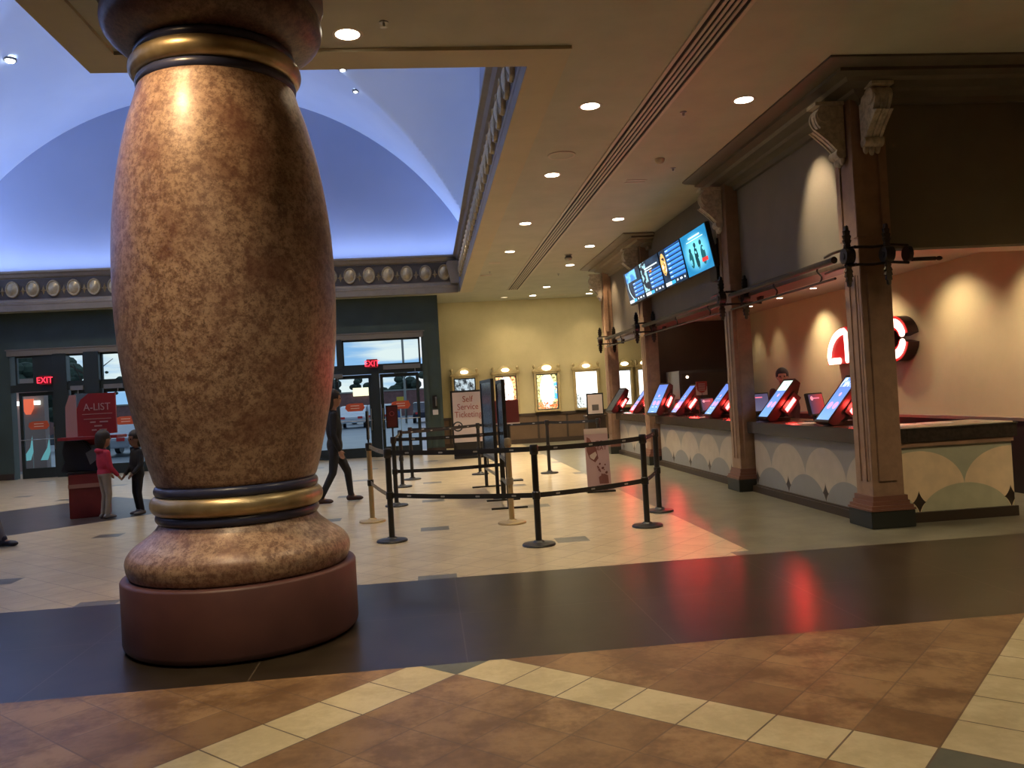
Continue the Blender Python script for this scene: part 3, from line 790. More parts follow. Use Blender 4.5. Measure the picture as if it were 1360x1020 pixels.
# ---- marquee lettering on the back wall: a, m, c channel letters
face_m = mat('sign_face_glow', (1, .75, .7), .5, emit=(1.0, .72, .62), es=2.6)
side_m = mat('sign_red_can', (.55, .01, .012), .35, emit=(1, .01, .012), es=.35)
can_m = mat('sign_can_dark', (.030, .006, .006), .5)
sign = thing('wall_sign', 'glowing white and red AMC channel letter sign on the cream booth wall', 'sign', (6.85, 12.3, 2.0))
YA, ZA, SH, TH = 13.53, 1.71, .60, .10
def spt(a, z, n=0): return (6.80-n, YA-a, ZA+z)          # a runs rightwards as seen from the hall
def letter(name, outlines, strokes):
    root = None
    mb = MB()
    for o_ in outlines: mb.prism(o_, lambda a, z: (6.97, YA-a, ZA+z), (-.165, 0, 0))
    root = mb.build(name, can_m, sign)
    mb = MB()
    for o_ in outlines: mb.prism(o_, lambda a, z: (6.805, YA-a, ZA+z), (-.012, 0, 0))
    mb.build('red_backing', side_m, root)
    mb = MB()
    for st, w in strokes:
        for i in range(len(st)-1):
            pass
        mb2pts = st; L = []; Rr = []
        for i, p in enumerate(st):
            a = Vector(st[max(i-1, 0)]); b = Vector(st[min(i+1, len(st)-1)]); d = (b-a).normalized(); n = Vector((-d.y, d.x))*w/2
            L.append((p[0]+n.x, p[1]+n.y)); Rr.append((p[0]-n.x, p[1]-n.y))
        def cap(p, d, w):
            an = math.atan2(d[1], d[0]); return [(p[0]+math.cos(an-PI/2+PI*k/8)*w/2, p[1]+math.sin(an-PI/2+PI*k/8)*w/2) for k in range(1, 8)]
        d1 = Vector(st[-1])-Vector(st[-2]); d0 = Vector(st[0])-Vector(st[1])
        pts = Rr+cap(st[-1], d1, w)+L[::-1]+cap(st[0], d0, w)
        mb.prism(pts, lambda a, z: (6.792, YA-a, ZA+z), (-.02, 0, 0))
    mb.build('lit_face', face_m, root)
S = SH
arcA = [(S*1.02-(S*.94)*math.cos(PI/2*k/14), .055+(S-.11)*math.sin(PI/2*k/14)) for k in range(15)]
qa = [(.0, 0), (.80, 0), (.80, S), (.62, S)]+[(S*1.02-(S*1.02)*math.cos(PI/2*k/14), S*math.sin(PI/2*k/14)) for k in range(13, -1, -1)]
arcA2 = [(.42, .055), (.085, .055)]+[(.075+.53*(1-math.cos(PI/2*k/14)), .075+(S-.145)*math.sin(PI/2*k/14)) for k in range(1, 15)]+[(.66, S-.10), (.68, .30), (.68, .06)]
letter('letter_a', [qa], [(arcA2, .105)])
mo = .82
m1 = [(mo+.06, .06), (mo+.06, .38)]+[(mo+.06+.17*(1-math.cos(PI*k/10)), .40+.13*math.sin(PI*k/10)) for k in range(1, 10)]+[(mo+.40, .38), (mo+.40, .06)]
m2 = [(mo+.40, .38)]+[(mo+.40+.17*(1-math.cos(PI*k/10)), .40+.13*math.sin(PI*k/10)) for k in range(1, 10)]+[(mo+.74, .38), (mo+.74, .06)]
letter('letter_m', [[(mo, 0), (mo+.80, 0), (mo+.80, S), (mo, S)]], [(m1, .105), (m2, .105)])
co_, R1, R2 = mo+1.20, S/2+.03, .17
cc = (co_, S/2)
def arc(r, a0, a1, n=24): return [(cc[0]+r*1.12*math.cos(T(a0+(a1-a0)*k/n)), cc[1]+r*math.sin(T(a0+(a1-a0)*k/n))) for k in range(n+1)]
letter('letter_c', [arc(R1, 12, 348, 40)+arc(.13, 348, 12, 30)], [(arc(.235, 18, 342, 40), .12)])

# ---- hanging menu displays
def menu_mat(kind):
    t = Mt('menu_display_'+kind); U, V, W = t.co('UV')
    n = t.noise(5, 5, vec=t.tc)
    def bx(u0, u1, v0, v1): return U.btw(u0, u1)*V.btw(v0, v1)
    if kind != 'poster':
        top = {'a': .58, 'b': .66, 'c': .98}[kind]; x0 = {'a': .45, 'b': .38, 'c': .30}[kind]
        base = t.mix(n.smooth(.3, .7), (.01, .015, .03), (.02, .05, .10))
        rows = ((V-.16).mod(.115) < .085)*(V > .16)*(V < top)*(U > x0)
        rc = t.mix(((V-.16).mod(.115)/.085), (.015, .10, .45), (.10, .42, .95))
        c = t.mix(rows, base, rc)
        dots = ((U-x0).btw(.02, .14))*((V-.16).mod(.115).btw(.045, .065))*(V > .16)*(V < top)
        c = t.mix(dots, c, (.7, .9, 1))
        # picture strip at left
        if kind == 'a': c = t.mix((((U-.62)/.50).pow(2)+((V-.52)/.50).pow(2)).btw(.86, 1.0)*(U < .42)*(V < .75), c, (.6, .85, 1)); c = t.mix(bx(.1, .75, .66, .97), c, t.mix(n.smooth(.4, .6), (.05, .25, .7), (.2, .6, 1)))
        if kind == 'b': c = t.mix((n > .5)*(U < .30)*(V > .15), c, (.35, .6, .65)); c = t.mix(bx(.2, .9, .76, .80).mx(bx(.2, .6, .70, .73)), c, (.7, .85, .9)); c = t.mix(bx(.45, .55, .62, .67), c, (.8, .25, .05))
        if kind == 'c':
            c = t.mix((((U-.12)/.12).pow(2)+((V-.62)/.30).pow(2) < 1)*(n > .42), c, (.85, .5, .15)); c = t.mix((((U-.13)/.09).pow(2)+((V-.5)/.25).pow(2) < 1)*(n > .52), c, (.85, .75, .95))
        c = t.mix(bx(.02, .30, .03, .12), c, (.85, .97, 1)); c = t.mix(bx(.31, .48, .03, .12), c, (.05, .45, .85)); c = t.mix(bx(.55, .62, .06, .11).mx(bx(.70, .80, .06, .11)).mx(bx(.88, .94, .06, .11)), c, (.8, .9, 1))
    else:
        c = t.mix((((U-.5)/.55).pow(2)+((V-.5)/.5).pow(2)).smooth(0, 1), (.20, .70, .85), (.02, .22, .45))
        def fig(cx, h, w): return ((((U-cx)/w).pow(2)+((V-.36)/(h*.45)).pow(2)) < 1)*(n > .40)
        def head(cx, z): return (((U-cx)/.045).pow(2)+((V-z)/.06).pow(2)) < 1
        c = t.mix(fig(.27, .45, .08).mx(fig(.73, .5, .08)), c, (.015, .10, .12)); c = t.mix(fig(.48, .6, .07), c, (.01, .05, .06))
        c = t.mix(head(.27, .58).mx(head(.48, .66)).mx(head(.70, .66)), c, (.01, .06, .08))
        c = t.mix(bx(.30, .75, .84, .88).mx(bx(.2, .85, .78, .80)), c, (.7, .95, 1)); c = t.mix(bx(.64, .86, .20, .29), c, (.75, .04, .04))
    t.color((.01, .01, .01)).set('Roughness', .12).set('Emission Color', c).set('Emission Strength', 1.5); return t.m
def display(y0, y1, kind, label):
    r = thing('menu_display', label, 'display screen', (4.15, (y0+y1)/2, 3.16), 0, 'menu displays over the counter')
    w = (y1-y0)/2-.012; h = .655; tl = Vector((-.125, 0, .655)).normalized(); nr = Vector((-.655, 0, -.125)).normalized()
    F = lambda y, a, n: Vector((0, y, 0))+tl*a+nr*n
    mb = MB(); mb.prism([(-w, 0), (w, 0), (w, h), (-w, h)], lambda y, a: F(y, a, 0), -nr*.07); mb.build('housing', blk_m, r, local=True, bevel=.005)
    mb = MB(); e = .014; mb.quad([F(w-e, e, .004), F(-w+e, e, .004), F(-w+e, h-e, .004), F(w-e, h-e, .004)]); mb.build('screen', menu_mat(kind), r, local=True)
    mo_ = -.30 if kind == 'a' else 0
    mb = MB(); mb.tube([F(mo_, h*.5, -.07), Vector((.22, mo_, .38))], .03, 8); mb.box((.2, mo_-.15, .25), (.27, mo_+.15, .5)); mb.build('wall_mount', blk_m, r, local=True)
display(15.14, 16.36, 'a', 'farthest of the four menu displays, with a curved ring picture')
display(13.85, 15.12, 'b', 'menu display with blue rows and a dark top, second from the far end')
display(12.62, 13.83, 'c', 'menu display full of blue rows with an orange figure at left')
display(11.40, 12.60, 'poster', 'nearest hanging display, a teal poster of figures with a red box')
# white junction box and black speaker right of the displays
mb = MB(); mb.box((4.30, 11.56, 3.62), (4.42, 11.72, 3.70)); tag(mb.build('wall_box', paper_m), 'small pale box on the fascia right of the nearest display', 'box')
mb = MB(); mb.box((4.20, 11.50, 2.98), (4.42, 11.80, 3.50)); tag(mb.build('wall_speaker', blk_m, bevel=.01), 'black box speaker on the fascia between display and pilaster', 'speaker')
# ================================================================ ENTRANCES
T = math.radians
t = Mt('door_glass'); t.color((.75, .85, .85)).set('Roughness', .02).set('Transmission Weight', 1.0).set('IOR', 1.01).set('Specular IOR Level', .35); glass_m = t.m
steel_m = mat('satin_steel', (.45, .44, .40), .3, metal=.9)
mag_m = mat('grey_door_closer', (.22, .22, .20), .4, metal=.5)
decal_m = mat('orange_red_decal', (.62, .10, .035), .5)
def door_leaf(n, x0, x1, decal=True):
    """glazed swing door"""
    y0, y1 = YG+.10, YG+.16; r = struct(thing('door_%d' % n, '', '', ((x0+x1)/2, YG+.13, 0)))
    del r['label']; del r['category']
    mb = MB(); s = .085
    mb.box((x0, y0, 0), (x0+s, y1, 2.30)); mb.box((x1-s, y0, 0), (x1, y1, 2.30)); mb.box((x0+s, y0, 2.20), (x1-s, y1, 2.30)); mb.box((x0+s, y0, 0), (x1-s, y1, .27))
    mb.build('door_frame', alu_m, r, bevel=.004)
    mb = MB(); mb.box((x0+s, YG+.125, .27), (x1-s, YG+.135, 2.20)); mb.build('glass_pane', glass_m, r)
    mb = MB(); mb.tube([(x0+.03, y0-.05, 1.03), (x1-.03, y0-.05, 1.03)], .014, 8); mb.tube([(x0+.03, y0-.05, 1.03), (x0+.03, y0+.01, 1.03)], .014, 8); mb.tube([(x1-.03, y0-.05, 1.03), (x1-.03, y0+.01, 1.03)], .014, 8)
    mb.build('push_bar', steel_m, r, smooth=40)
    mb = MB(); mb.tube([(x1-.045 if n % 2 else x0+.045, y0-.06, .75), (x1-.045 if n % 2 else x0+.045, y0-.06, 1.35)], .014, 8); mb.build('pull_handle', steel_m, r, smooth=40)
    if decal:
        mb = MB(); cx = (x0+x1)/2; pts = [(cx-.27, 1.39), (cx-.20, 1.30), (cx+.20, 1.30), (cx+.27, 1.39), (cx+.22, 1.52), (cx-.14, 1.52), (cx-.24, 1.49)]
        mb.prism(pts, lambda a, b: (a, YG+.118, b), (0, .004, 0)); mb.build('decal', decal_m, r)
        mb = MB()
        for zz in (1.44, 1.37): mb.box((cx-.12, YG+.1165, zz), (cx+.12, YG+.118, zz+.022))
        mb.build('decal_lettering', mat('decal_cream', (.8, .55, .4), .6), r)
    return r
def window(n, x0, x1, z0, z1):
    r = struct(thing('window_%d' % n, '', '', ((x0+x1)/2, YG+.13, z0))); del r['label']; del r['category']; s = .05
    mb = MB()
    mb.box((x0, YG+.08, z0), (x0+s, YG+.17, z1)); mb.box((x1-s, YG+.08, z0), (x1, YG+.17, z1)); mb.box((x0+s, YG+.08, z0), (x1-s, YG+.17, z0+s)); mb.box((x0+s, YG+.08, z1-s), (x1-s, YG+.17, z1))
    mb.build('window_frame', alu_m, r)
    mb = MB(); mb.box((x0+s, YG+.125, z0+s), (x1-s, YG+.135, z1-s)); mb.build('glass_pane', glass_m, r)
def mullion(n, x0, x1, z0=0, z1=3.30, d=.05):
    mb = MB(); mb.box((x0, YG-d, z0), (x1, YG+.2, z1)); struct(mb.build('trim_%d' % n, alu_m, bevel=.006))
# right entrance
door_leaf(1, -2.52, -1.53); door_leaf(2, -1.30, -.22); door_leaf(3, -3.55, -2.56); door_leaf(4, -4.36, -3.60)
mullion(15, -1.52, -1.31, 0, 2.44); mb = MB(); mb.box((-4.4, YG-.02, 2.31), (-.10, YG+.2, 2.53)); struct(mb.build('trim_16', alu_m, bevel=.006))
window(1, -2.30, -.14, 2.53, 3.28); window(2, -4.38, -2.40, 2.53, 3.28)
mullion(17, -2.42, -2.29, 2.5, 3.3)
# left entrance
door_leaf(5, -10.85, -9.92); mullion(18, -9.90, -9.55, 0, 3.3); mullion(19, -9.08, -8.70, 0, 3.3, d=.12)
window(3, -9.62, -9.06, 2.50, 3.28); window(4, -8.72, -7.6, 2.50, 3.28); window(5, -7.55, -6.24, 2.5, 3.28); window(6, -10.9, -9.92, 2.5, 3.28)
mb = MB(); mb.box((-11.0, YG-.02, 2.31), (-6.2, YG+.2, 2.50)); struct(mb.build('trim_20', alu_m, bevel=.006))
door_leaf(6, -9.52, -9.10, decal=False); door_leaf(7, -8.68, -7.62); door_leaf(8, -7.56, -6.30)
mb = MB(); mb.box((-10.42, YG+.0, 2.5), (-9.92, YG+.2, 3.28)); struct(mb.build('trim_21', alu_m))
# door closers and operator housings
for x0, x1, z, lab in ((-1.18, -.16, 2.42, 'long grey door operator box over the right-hand glass door'), (-2.75, -2.30, 2.24, 'short grey door closer beside the walking person'), (-9.45, -9.12, 2.30, 'grey door closer above the red promotional sign'), (-8.6, -8.1, 2.3, 'grey door closer just left of the big column')):
    r = thing('door_closer', lab, 'door closer', ((x0+x1)/2, YG-.06, z)); mb = MB(); mb.box((x0, YG-.10, z-.01), (x1, YG-.02, z+.11)); mb.build('housing', mag_m, r, bevel=.005)
    mb = MB(); mb.tube([(x1-.15, YG-.06, z), (x1-.15, YG-.07, z-.10)], .012, 6); mb.build('arm', steel_m, r)
# exit signs
exit_e = mat('exit_red_glow', (.8, .02, .03), .5, emit=(1, .03, .06), es=2.6)
def exit_sign(x, z, y, lab, w=.30, h=.235):
    r = thing('exit_sign', lab, 'exit sign', (x, y, z))
    mb = MB(); mb.box((-w/2, 0, -h/2), (w/2, .05, h/2)); mb.build('housing', mat('exit_housing', (.06, .008, .012), .4, emit=(1, .02, .05), es=.10), r, local=True, bevel=.006)
    mb = MB(); text_bm(mb, 'EXIT', h*.98, lambda a, b, c: (a*.88, -.008-c, b-h*.34), .002); mb.build('lettering', exit_e, r, local=True)
    mb = MB(); mb.box((-.03, .05, -.04), (.03, .14, .04)); mb.build('bracket', blk_m, r, local=True)
exit_sign(-1.475, 2.595, YG-.16, 'red EXIT sign over the right-hand glass doors')
exit_sign(-10.06, 2.60, YG-.16, 'red EXIT sign over the left-hand doors, far left')
# thermostat-like plates on the green wall
r = thing('alarm_pull_station', 'small silver and gold wall plate on the green wall beside the yellow wall', 'wall plate', (.20, YG-.02, 1.4)); mb = MB(); mb.box((.12, YG-.03, 1.27), (.26, YG, 1.62)); mb.build('plate', blk_m, r)
mb = MB(); mb.box((.20, YG-.045, 1.32), (.245, YG-.03, 1.58)); mb.build('handle', steel_m, r)
mb = MB(); mb.box((.12, YG-.02, 1.08), (.27, YG, 1.22)); tag(mb.build('wall_switch', paper_m, bevel=.004), 'white switch plate low on the green wall beside the yellow wall', 'switch')

# ---- outside: parking lot, cars, trees, store
asph_m = mat('wet_asphalt', (.16, .18, .20), .35, var=.15, vs=.6)
mb = MB(); mb.box((-60, YG+.32, -.2), (50, 140, -.05)); struct(mb.build('ground_outside', asph_m))
def car(x, y, rz, paint, lab):
    r = thing('parked_car', lab, 'car', (x, y, -.05), rz, 'cars in the parking lot')
    mb = MB(); prof = [(-2.2, .35), (-2.25, .7), (-2.0, .88), (-1.35, .95), (-.7, 1.40), (.6, 1.45), (1.25, 1.0), (2.05, .85), (2.22, .6), (2.2, .32)]
    mb.prism(prof, lambda a, z: (a, -.85, z), (0, 1.7, 0)); mb.build('body', mat('car_paint_'+paint, {'silver': (.42, .45, .5), 'dark': (.03, .035, .05), 'blue': (.08, .15, .35), 'white': (.6, .63, .68)}[paint], .25, metal=.3), r, local=True, bevel=.04)
    mb = MB(); mb.prism([(-1.22, .96), (-.68, 1.36), (.56, 1.40), (1.10, 1.0)], lambda a, z: (a, -.862, z), (0, 1.724, 0)); mb.build('windows', blk_m, r, local=True)
    for sx in (-1.4, 1.4):
        for sy in (-.8, .8): mb = MB(); mb.cyl((sx, sy-.1, .32), (sx, sy+.1, .32), .32, n=20); mb.build('wheel', blk_m, r, local=True)
    mb = MB(); mb.box((-2.27, -.7, .62), (-2.2, -.4, .76)); mb.box((-2.27, .4, .62), (-2.2, .7, .76)); mb.build('tail_lights', mat('tail_lamp', (.5, .02, .02), .4), r, local=True)
for i, (x, y, rz, p, lab) in enumerate(((-4.9, 56, 1.57, 'white', 'white car parked outside, seen behind the walking person'), (-3.3, 58, 1.5, 'silver', 'silver car parked beyond the right-hand glass doors'), (-7.6, 57, 1.6, 'dark', 'dark car parked left of the white one'), (-4.4, 66, .1, 'blue', 'blue car parked farther back in the lot'), (-.2, 60, 1.57, 'dark', 'dark car parked at the right of the lot'), (-12.5, 36, 1.57, 'silver', 'silver car outside the left-hand doors'), (-17, 45, .2, 'dark', 'dark car outside the left-hand doors'))):
    car(x, y, rz, p, lab)
brick_m = mat('outside_brick', (.16, .075, .07), .8, var=.2, vs=2)
r = thing('brick_store', 'long low brick store across the parking lot', 'building', (-6, 92, 0)); mb = MB(); mb.box((-40, 92, -.05), (12, 98, 2.7)); mb.build('wall', brick_m, r); mb = MB(); mb.box((-8.04, 91.7, 2.35), (-6.38, 92, 3.25)); mb.build('lit_entrance_front', mat('store_front_lit', (.9, .78, .5), .6, emit=(1, .85, .55), es=1.3), r)
mb = MB(); mb.box((-40, 91.9, 2.7), (12, 98.1, 2.85)); mb.build('roof_edge', mag_m, r)
tree_m = mat('dusk_foliage', (.030, .050, .035), .9, var=.4, vs=1.5)
bark_m = mat('bark', (.05, .035, .025), .9)
def tree(x, y, h, w, lab, leafy=True):
    r = thing('tree', lab, 'tree', (x, y, -.05), 0, 'trees outside the doors'); rd = random.Random(int(x*13+y*7)); mb = MB()
    for k in range(26 if leafy else 60):
        a = rd.uniform(0, 2*PI); q = rd.random()**.5*w; z = h*.55+rd.uniform(-.38, .42)*h; s_ = rd.uniform(.5, 1)*w*(.38 if leafy else .10)
        M = Matrix.Rotation(rd.uniform(0, 3), 4, 'Z'); mb.sph((q*math.cos(a), q*math.sin(a), z), (s_, s_*.8, s_*.7), 7, 5, M)
    mb.build('crown', tree_m, r, local=True)
    mb = MB(); mb.tube([(0, 0, 0), (.05, 0, h*.5), (0, 0, h*.8)], [w*.07, w*.05, w*.02], 7)
    if not leafy:
        for k in range(12): a = k*2.4; z = h*(.35+.05*k); mb.tube([(0, 0, z), (math.cos(a)*w*.8, math.sin(a)*w*.8, z+h*.16)], [.05, .015], 5)
    mb.build('trunk', bark_m, r, local=True)
tree(-2.6, 104, 5.4, 3.0, 'round dark tree outside, right in the right-hand door'); tree(-7.6, 108, 4.9, 2.6, 'low dark tree behind the lit store front'); tree(3.5, 106, 5.6, 3, 'dark tree at the right edge of the glass door')
tree(-14, 106, 5.2, 3.0, 'dark tree left of the lit store front'); tree(-16.4, 42, 6.8, 1.9, 'thin-leaved tree seen through the left transom window', leafy=False); tree(-33, 75, 8, 4, 'dark tree far off beyond the left-hand doors')
for x, y, lab in ((-1.6, 60, 'made-up lamp post outside, its lit head standing for an indoor lamp reflected in the transom'),):  # added post, its head stands for an indoor lamp's reflection in the glass
    r = thing('reflection_post', lab, 'lamp reflection stand-in', (x, y, 0)); mb = MB(); mb.tube([(x, y, -.05), (x, y, 7.0)], .08, 8); mb.build('pole', mag_m, r); mb = MB(); mb.sph((x, y, 7.0), (.42, .42, .16), 12, 8); mb.build('reflection_head', mat('reflection_glow', (1, 1, 1), .5, emit=(1, .98, .9), es=6), r)
tag_y = mat('yellow_sign', (.65, .45, .05), .5)
r = thing('road_sign', 'small yellow sign in the parking lot', 'sign', (-1.25, 38, 0)); mb = MB(); mb.tube([(-1.25, 38, -.05), (-1.25, 38, 1.7)], .03, 6); mb.build('post', steel_m, r); mb = MB(); mb.box((-1.40, 37.95, 1.40), (-1.08, 37.99, 1.72)); mb.build('sign_plate', tag_y, r)
for i, (pts, lab) in enumerate((([(-11.72, 1.05), (-11.78, .75), (-11.92, .55), (-12.02, .36), (-11.78, .38), (-11.70, .62)], 'left cyan feather banner seen through the far left door'), ([(-11.24, 1.0), (-11.30, .72), (-11.42, .52), (-11.50, .36), (-11.30, .36), (-11.22, .6)], 'right cyan feather banner seen through the far left door'))):
    r = thing('feather_banner', lab, 'banner', (pts[0][0], 26, -.05)); mb = MB(); mb.prism(pts, lambda a, b: (a, 26, b), (0, .02, 0)); mb.build('cloth', mat('cyan_banner', (.25, .65, .70), .6, emit=(.3, .8, .85), es=.35), r)
    mb = MB(); mb.tube([(pts[0][0], 26.03, -.05), (pts[0][0], 26.03, 1.1)], .012, 6); mb.box((pts[0][0]-.15, 25.9, -.05), (pts[0][0]+.15, 26.15, -.02)); mb.build('pole', steel_m, r)
# inner street seen through the far left door
r = thing('mall_corridor_front', 'lit pinkish shop front seen through the far left door', 'shop front', (-13, 28, 0)); mb = MB(); mb.box((-15.0, 28, -.05), (-12.2, 28.3, 2.9)); mb.build('wall', mat('shopfront_pink', (.30, .20, .17), .6), r)
mb = MB(); mb.box((-14.6, 27.9, 2.05), (-12.3, 27.98, 2.18)); mb.build('light_strip', mat('cool_strip', (1, 1, 1), .5, emit=(.9, 1, .95), es=2.2), r)
mb = MB(); mb.prism([(-12.80, 2.24), (-12.46, 2.24), (-12.46, 1.95), (-12.56, 1.75), (-12.70, 1.75), (-12.80, 1.95)], lambda a, b: (a, 27.85, b), (0, .04, 0)); mb.build('orange_sign', mat('orange_sign_glow', (.8, .12, .05), .5, emit=(1, .15, .06), es=.8), r)

# ================================================================ POSTER CASES ON THE YELLOW WALL
case_m = mat('gilded_poster_frame', (.40, .31, .15), .5, metal=.0, var=.15, vs=10)
def poster_mat(k):
    t = Mt('poster_art_%d' % k); U, V, W = t.co('UV'); n = t.noise(6, 6, .65, vec=t.tc); m = t.noise(14, 5, .6, vec=t.tc)
    core = 1-((((U-.5)/.42).pow(2)+((V-.52)/.62).pow(2)).mn(1))
    if k == 0: c = t.mix(n.smooth(.42, .62), (.02, .025, .03), (.50, .60, .65)); es = 1.3
    if k == 1: c = t.mix(m.smooth(.35, .6), (.25, .05, .02), (1, .62, .25)); c = t.mix(core.smooth(.15, .6)*m.smooth(.35, .5), c, (1, .95, .85)); c = t.mix((V < .35)*(n > .52), c, (.35, .02, .02)); es = 2.2
    if k == 2: c = t.mix(m.smooth(.38, .58), (.05, .07, .03), (.9, .75, .3)); c = t.mix((U > .62)*V.btw(.3, .75)*n.smooth(.4, .5), c, (.05, .35, .95)); c = t.mix(core.smooth(.2, .7), c, (1, 1, .92)); c = t.mix((V < .22)*(m > .5), c, (.6, .1, .03)); es = 2.4
    if k == 3: c = t.mix((V > .40).mx(core.smooth(.3, .8)), t.mix(m.smooth(.4, .6), (.10, .11, .10), (.7, .75, .72)), (1, 1, .97)); es = 2.4
    if k == 4: c = t.mix(V.smooth(.1, .9), (1, .95, .85), (1, 1, 1)); es = 2.0
    b = (((U-.5).abs() > .455).mx((V-.5).abs() > .472))
    c = t.mix(b, c, (.01, .01, .008)) if k != 3 else c
    t.color((.02, .02, .02)).set('Roughness', .12).set('Emission Color', c).set('Emission Strength', es); return t.m
PM = [poster_mat(i) for i in range(5)]
lampface = mat('oval_lamp_glow', (1, .95, .8), .5, emit=(1, .9, .62), es=9)
def poster_case(x, k, lab, w=.80):
    r = thing('poster_case', lab, 'poster case', (x, YY-.02, 1.5), 0, 'poster cases on the yellow wall'); hw = w/2; D = -.11
    mb = MB(); f = lambda a, b: (a, 0, b)
    for p in ([(-hw, -.56), (-hw+.07, -.56), (-hw+.07, .66), (-hw, .66)], [(hw-.07, -.56), (hw, -.56), (hw, .66), (hw-.07, .66)], [(-hw+.07, -.56), (hw-.07, -.56), (hw-.07, -.50), (-hw+.07, -.50)], [(-hw+.07, .60), (hw-.07, .60), (hw-.07, .66), (-hw+.07, .66)]): mb.prism(p, f, (0, D, 0))
    mb.build('frame', case_m, r, local=True, bevel=.008)
    mb = MB(); pts = [(-hw-.04, .66), (hw+.04, .66), (hw+.04, .72)]
    pts += [(hw*(1-i/8)*.95, .735+.20*math.sin(PI/2*i/8)**2) for i in range(9)]+[(-hw*(i/8)*.95, .735+.20*math.cos(PI/2*i/8)**2) for i in range(1, 9)]+[(-hw-.04, .72)]
    mb.prism(pts, f, (0, D-.02, 0)); mb.build('pediment', case_m, r, local=True, bevel=.008)
    for s in (-1, 1):
        mb = MB(); mb.lathe([(.045, .72), (.03, .75), (.02, .78), (.045, .82), (.048, .85), (.02, .89), (.0, .90)], (s*(hw-.02), -.06), n=14); mb.build('finial', case_m, r, local=True, smooth=50)
    mb = MB(); mb.sph((0, -.14, .78), (.115 if k != 2 else .14, .03, .05 if k != 2 else .075), 20, 10); mb.build('oval_lamp', lampface, r, local=True, smooth=60)
    mb = MB(); mb.quad([(-hw+.07, -.045, -.50), (hw-.07, -.045, -.50), (hw-.07, -.045, .60), (-hw+.07, -.045, .60)]); mb.build('poster', PM[k], r, local=True)
poster_case(1.14, 0, 'poster case with a dark grey poster, partly behind the self service sign')
poster_case(2.39, 1, 'poster case with a red and gold glowing poster, behind the upright sign frames')
poster_case(3.66, 2, 'poster case with a glowing white, gold and blue poster, third from the left')
poster_case(4.89, 3, 'poster case with a mostly white poster, left of the farthest pilaster')
poster_case(6.10, 4, 'narrow blank white poster case seen through the far ticket window, left one', w=.52)
poster_case(6.72, 4, 'blank white poster case seen through the far ticket window, right one', w=.52)

# ================================================================ STANCHIONS AND BELTS
sb_m = mat('black_stanchion_paint', (.016, .015, .014), .35)
sg_m = mat('brass_stanchion', (.44, .33, .17), .38, metal=.55)
belt_m = mat('black_belt_webbing', (.013, .013, .014), .65)
beltt_m = mat('tan_belt_webbing', (.26, .21, .13), .65)
logo_m = mat('belt_print_grey', (.35, .35, .35), .6)
def stanchion(x, y, lab, m=None, cap=None):
    m = m or sb_m; r = thing('stanchion', lab, 'stanchion', (x, y, 0), 0, 'queue stanchions')
    mb = MB(); mb.lathe([(.165, 0), (.168, .010), (.160, .022), (.06, .034), (.045, .05), (.0, .05)], n=40, cap=True); mb.build('base', m, r, local=True, smooth=40)
    mb = MB(); mb.cyl((0, 0, .04), (0, 0, .93), .032, n=24); mb.build('post', m, r, local=True, smooth=40)
    mb = MB(); mb.lathe([(.036, .90), (.043, .91), (.043, .985), (.036, 1.0), (.0, 1.003)], n=24); mb.build('belt_head', cap or sb_m, r, local=True, smooth=40)
    mb = MB(); mb.lathe([(.035, .455), (.041, .46), (.041, .53), (.035, .535)], n=24); mb.build('belt_head', cap or sb_m, r, local=True, smooth=40)
    return r
ST = {'A': (-.464, 9.093), 'B': (1.019, 8.225), 'C': (2.291, 8.859), 'D': (2.711, 9.867), 'E': (-.778, 10.70), 'F': (.905, 9.76), 'G': (-.528, 12.14), 'H': (-.372, 16.03), 'I': (.936, 16.2), 'J': (2.197, 15.51), 'K': (-.52, 14.75), 'L': (1.035, 12.17), 'M': (3.05, 14.9)}
LAB = {'A': 'black stanchion nearest the big column, front left of the queue', 'B': 'black stanchion nearest the camera, front middle of the queue', 'C': 'black stanchion at the front right corner of the queue', 'D': 'black stanchion just behind the front right one, by the counter', 'E': 'brass stanchion right beside the walking person', 'F': 'brass stanchion standing alone behind the nearest black one', 'G': 'black stanchion carrying the small red sign', 'H': 'black stanchion far back in front of the glass doors', 'I': 'black stanchion far back in front of the self service sign', 'J': 'black stanchion far back, right of the sign frames', 'K': 'black stanchion mostly hidden behind the one with the red sign', 'L': 'black stanchion among the feet of the sign frames', 'M': 'black stanchion half hidden behind the pink banner stand'}
for k, (x, y) in ST.items():
    if k in 'EF': stanchion(x, y, LAB[k], sg_m, beltt_m if k == 'F' else None)
    else: stanchion(x, y, LAB[k])
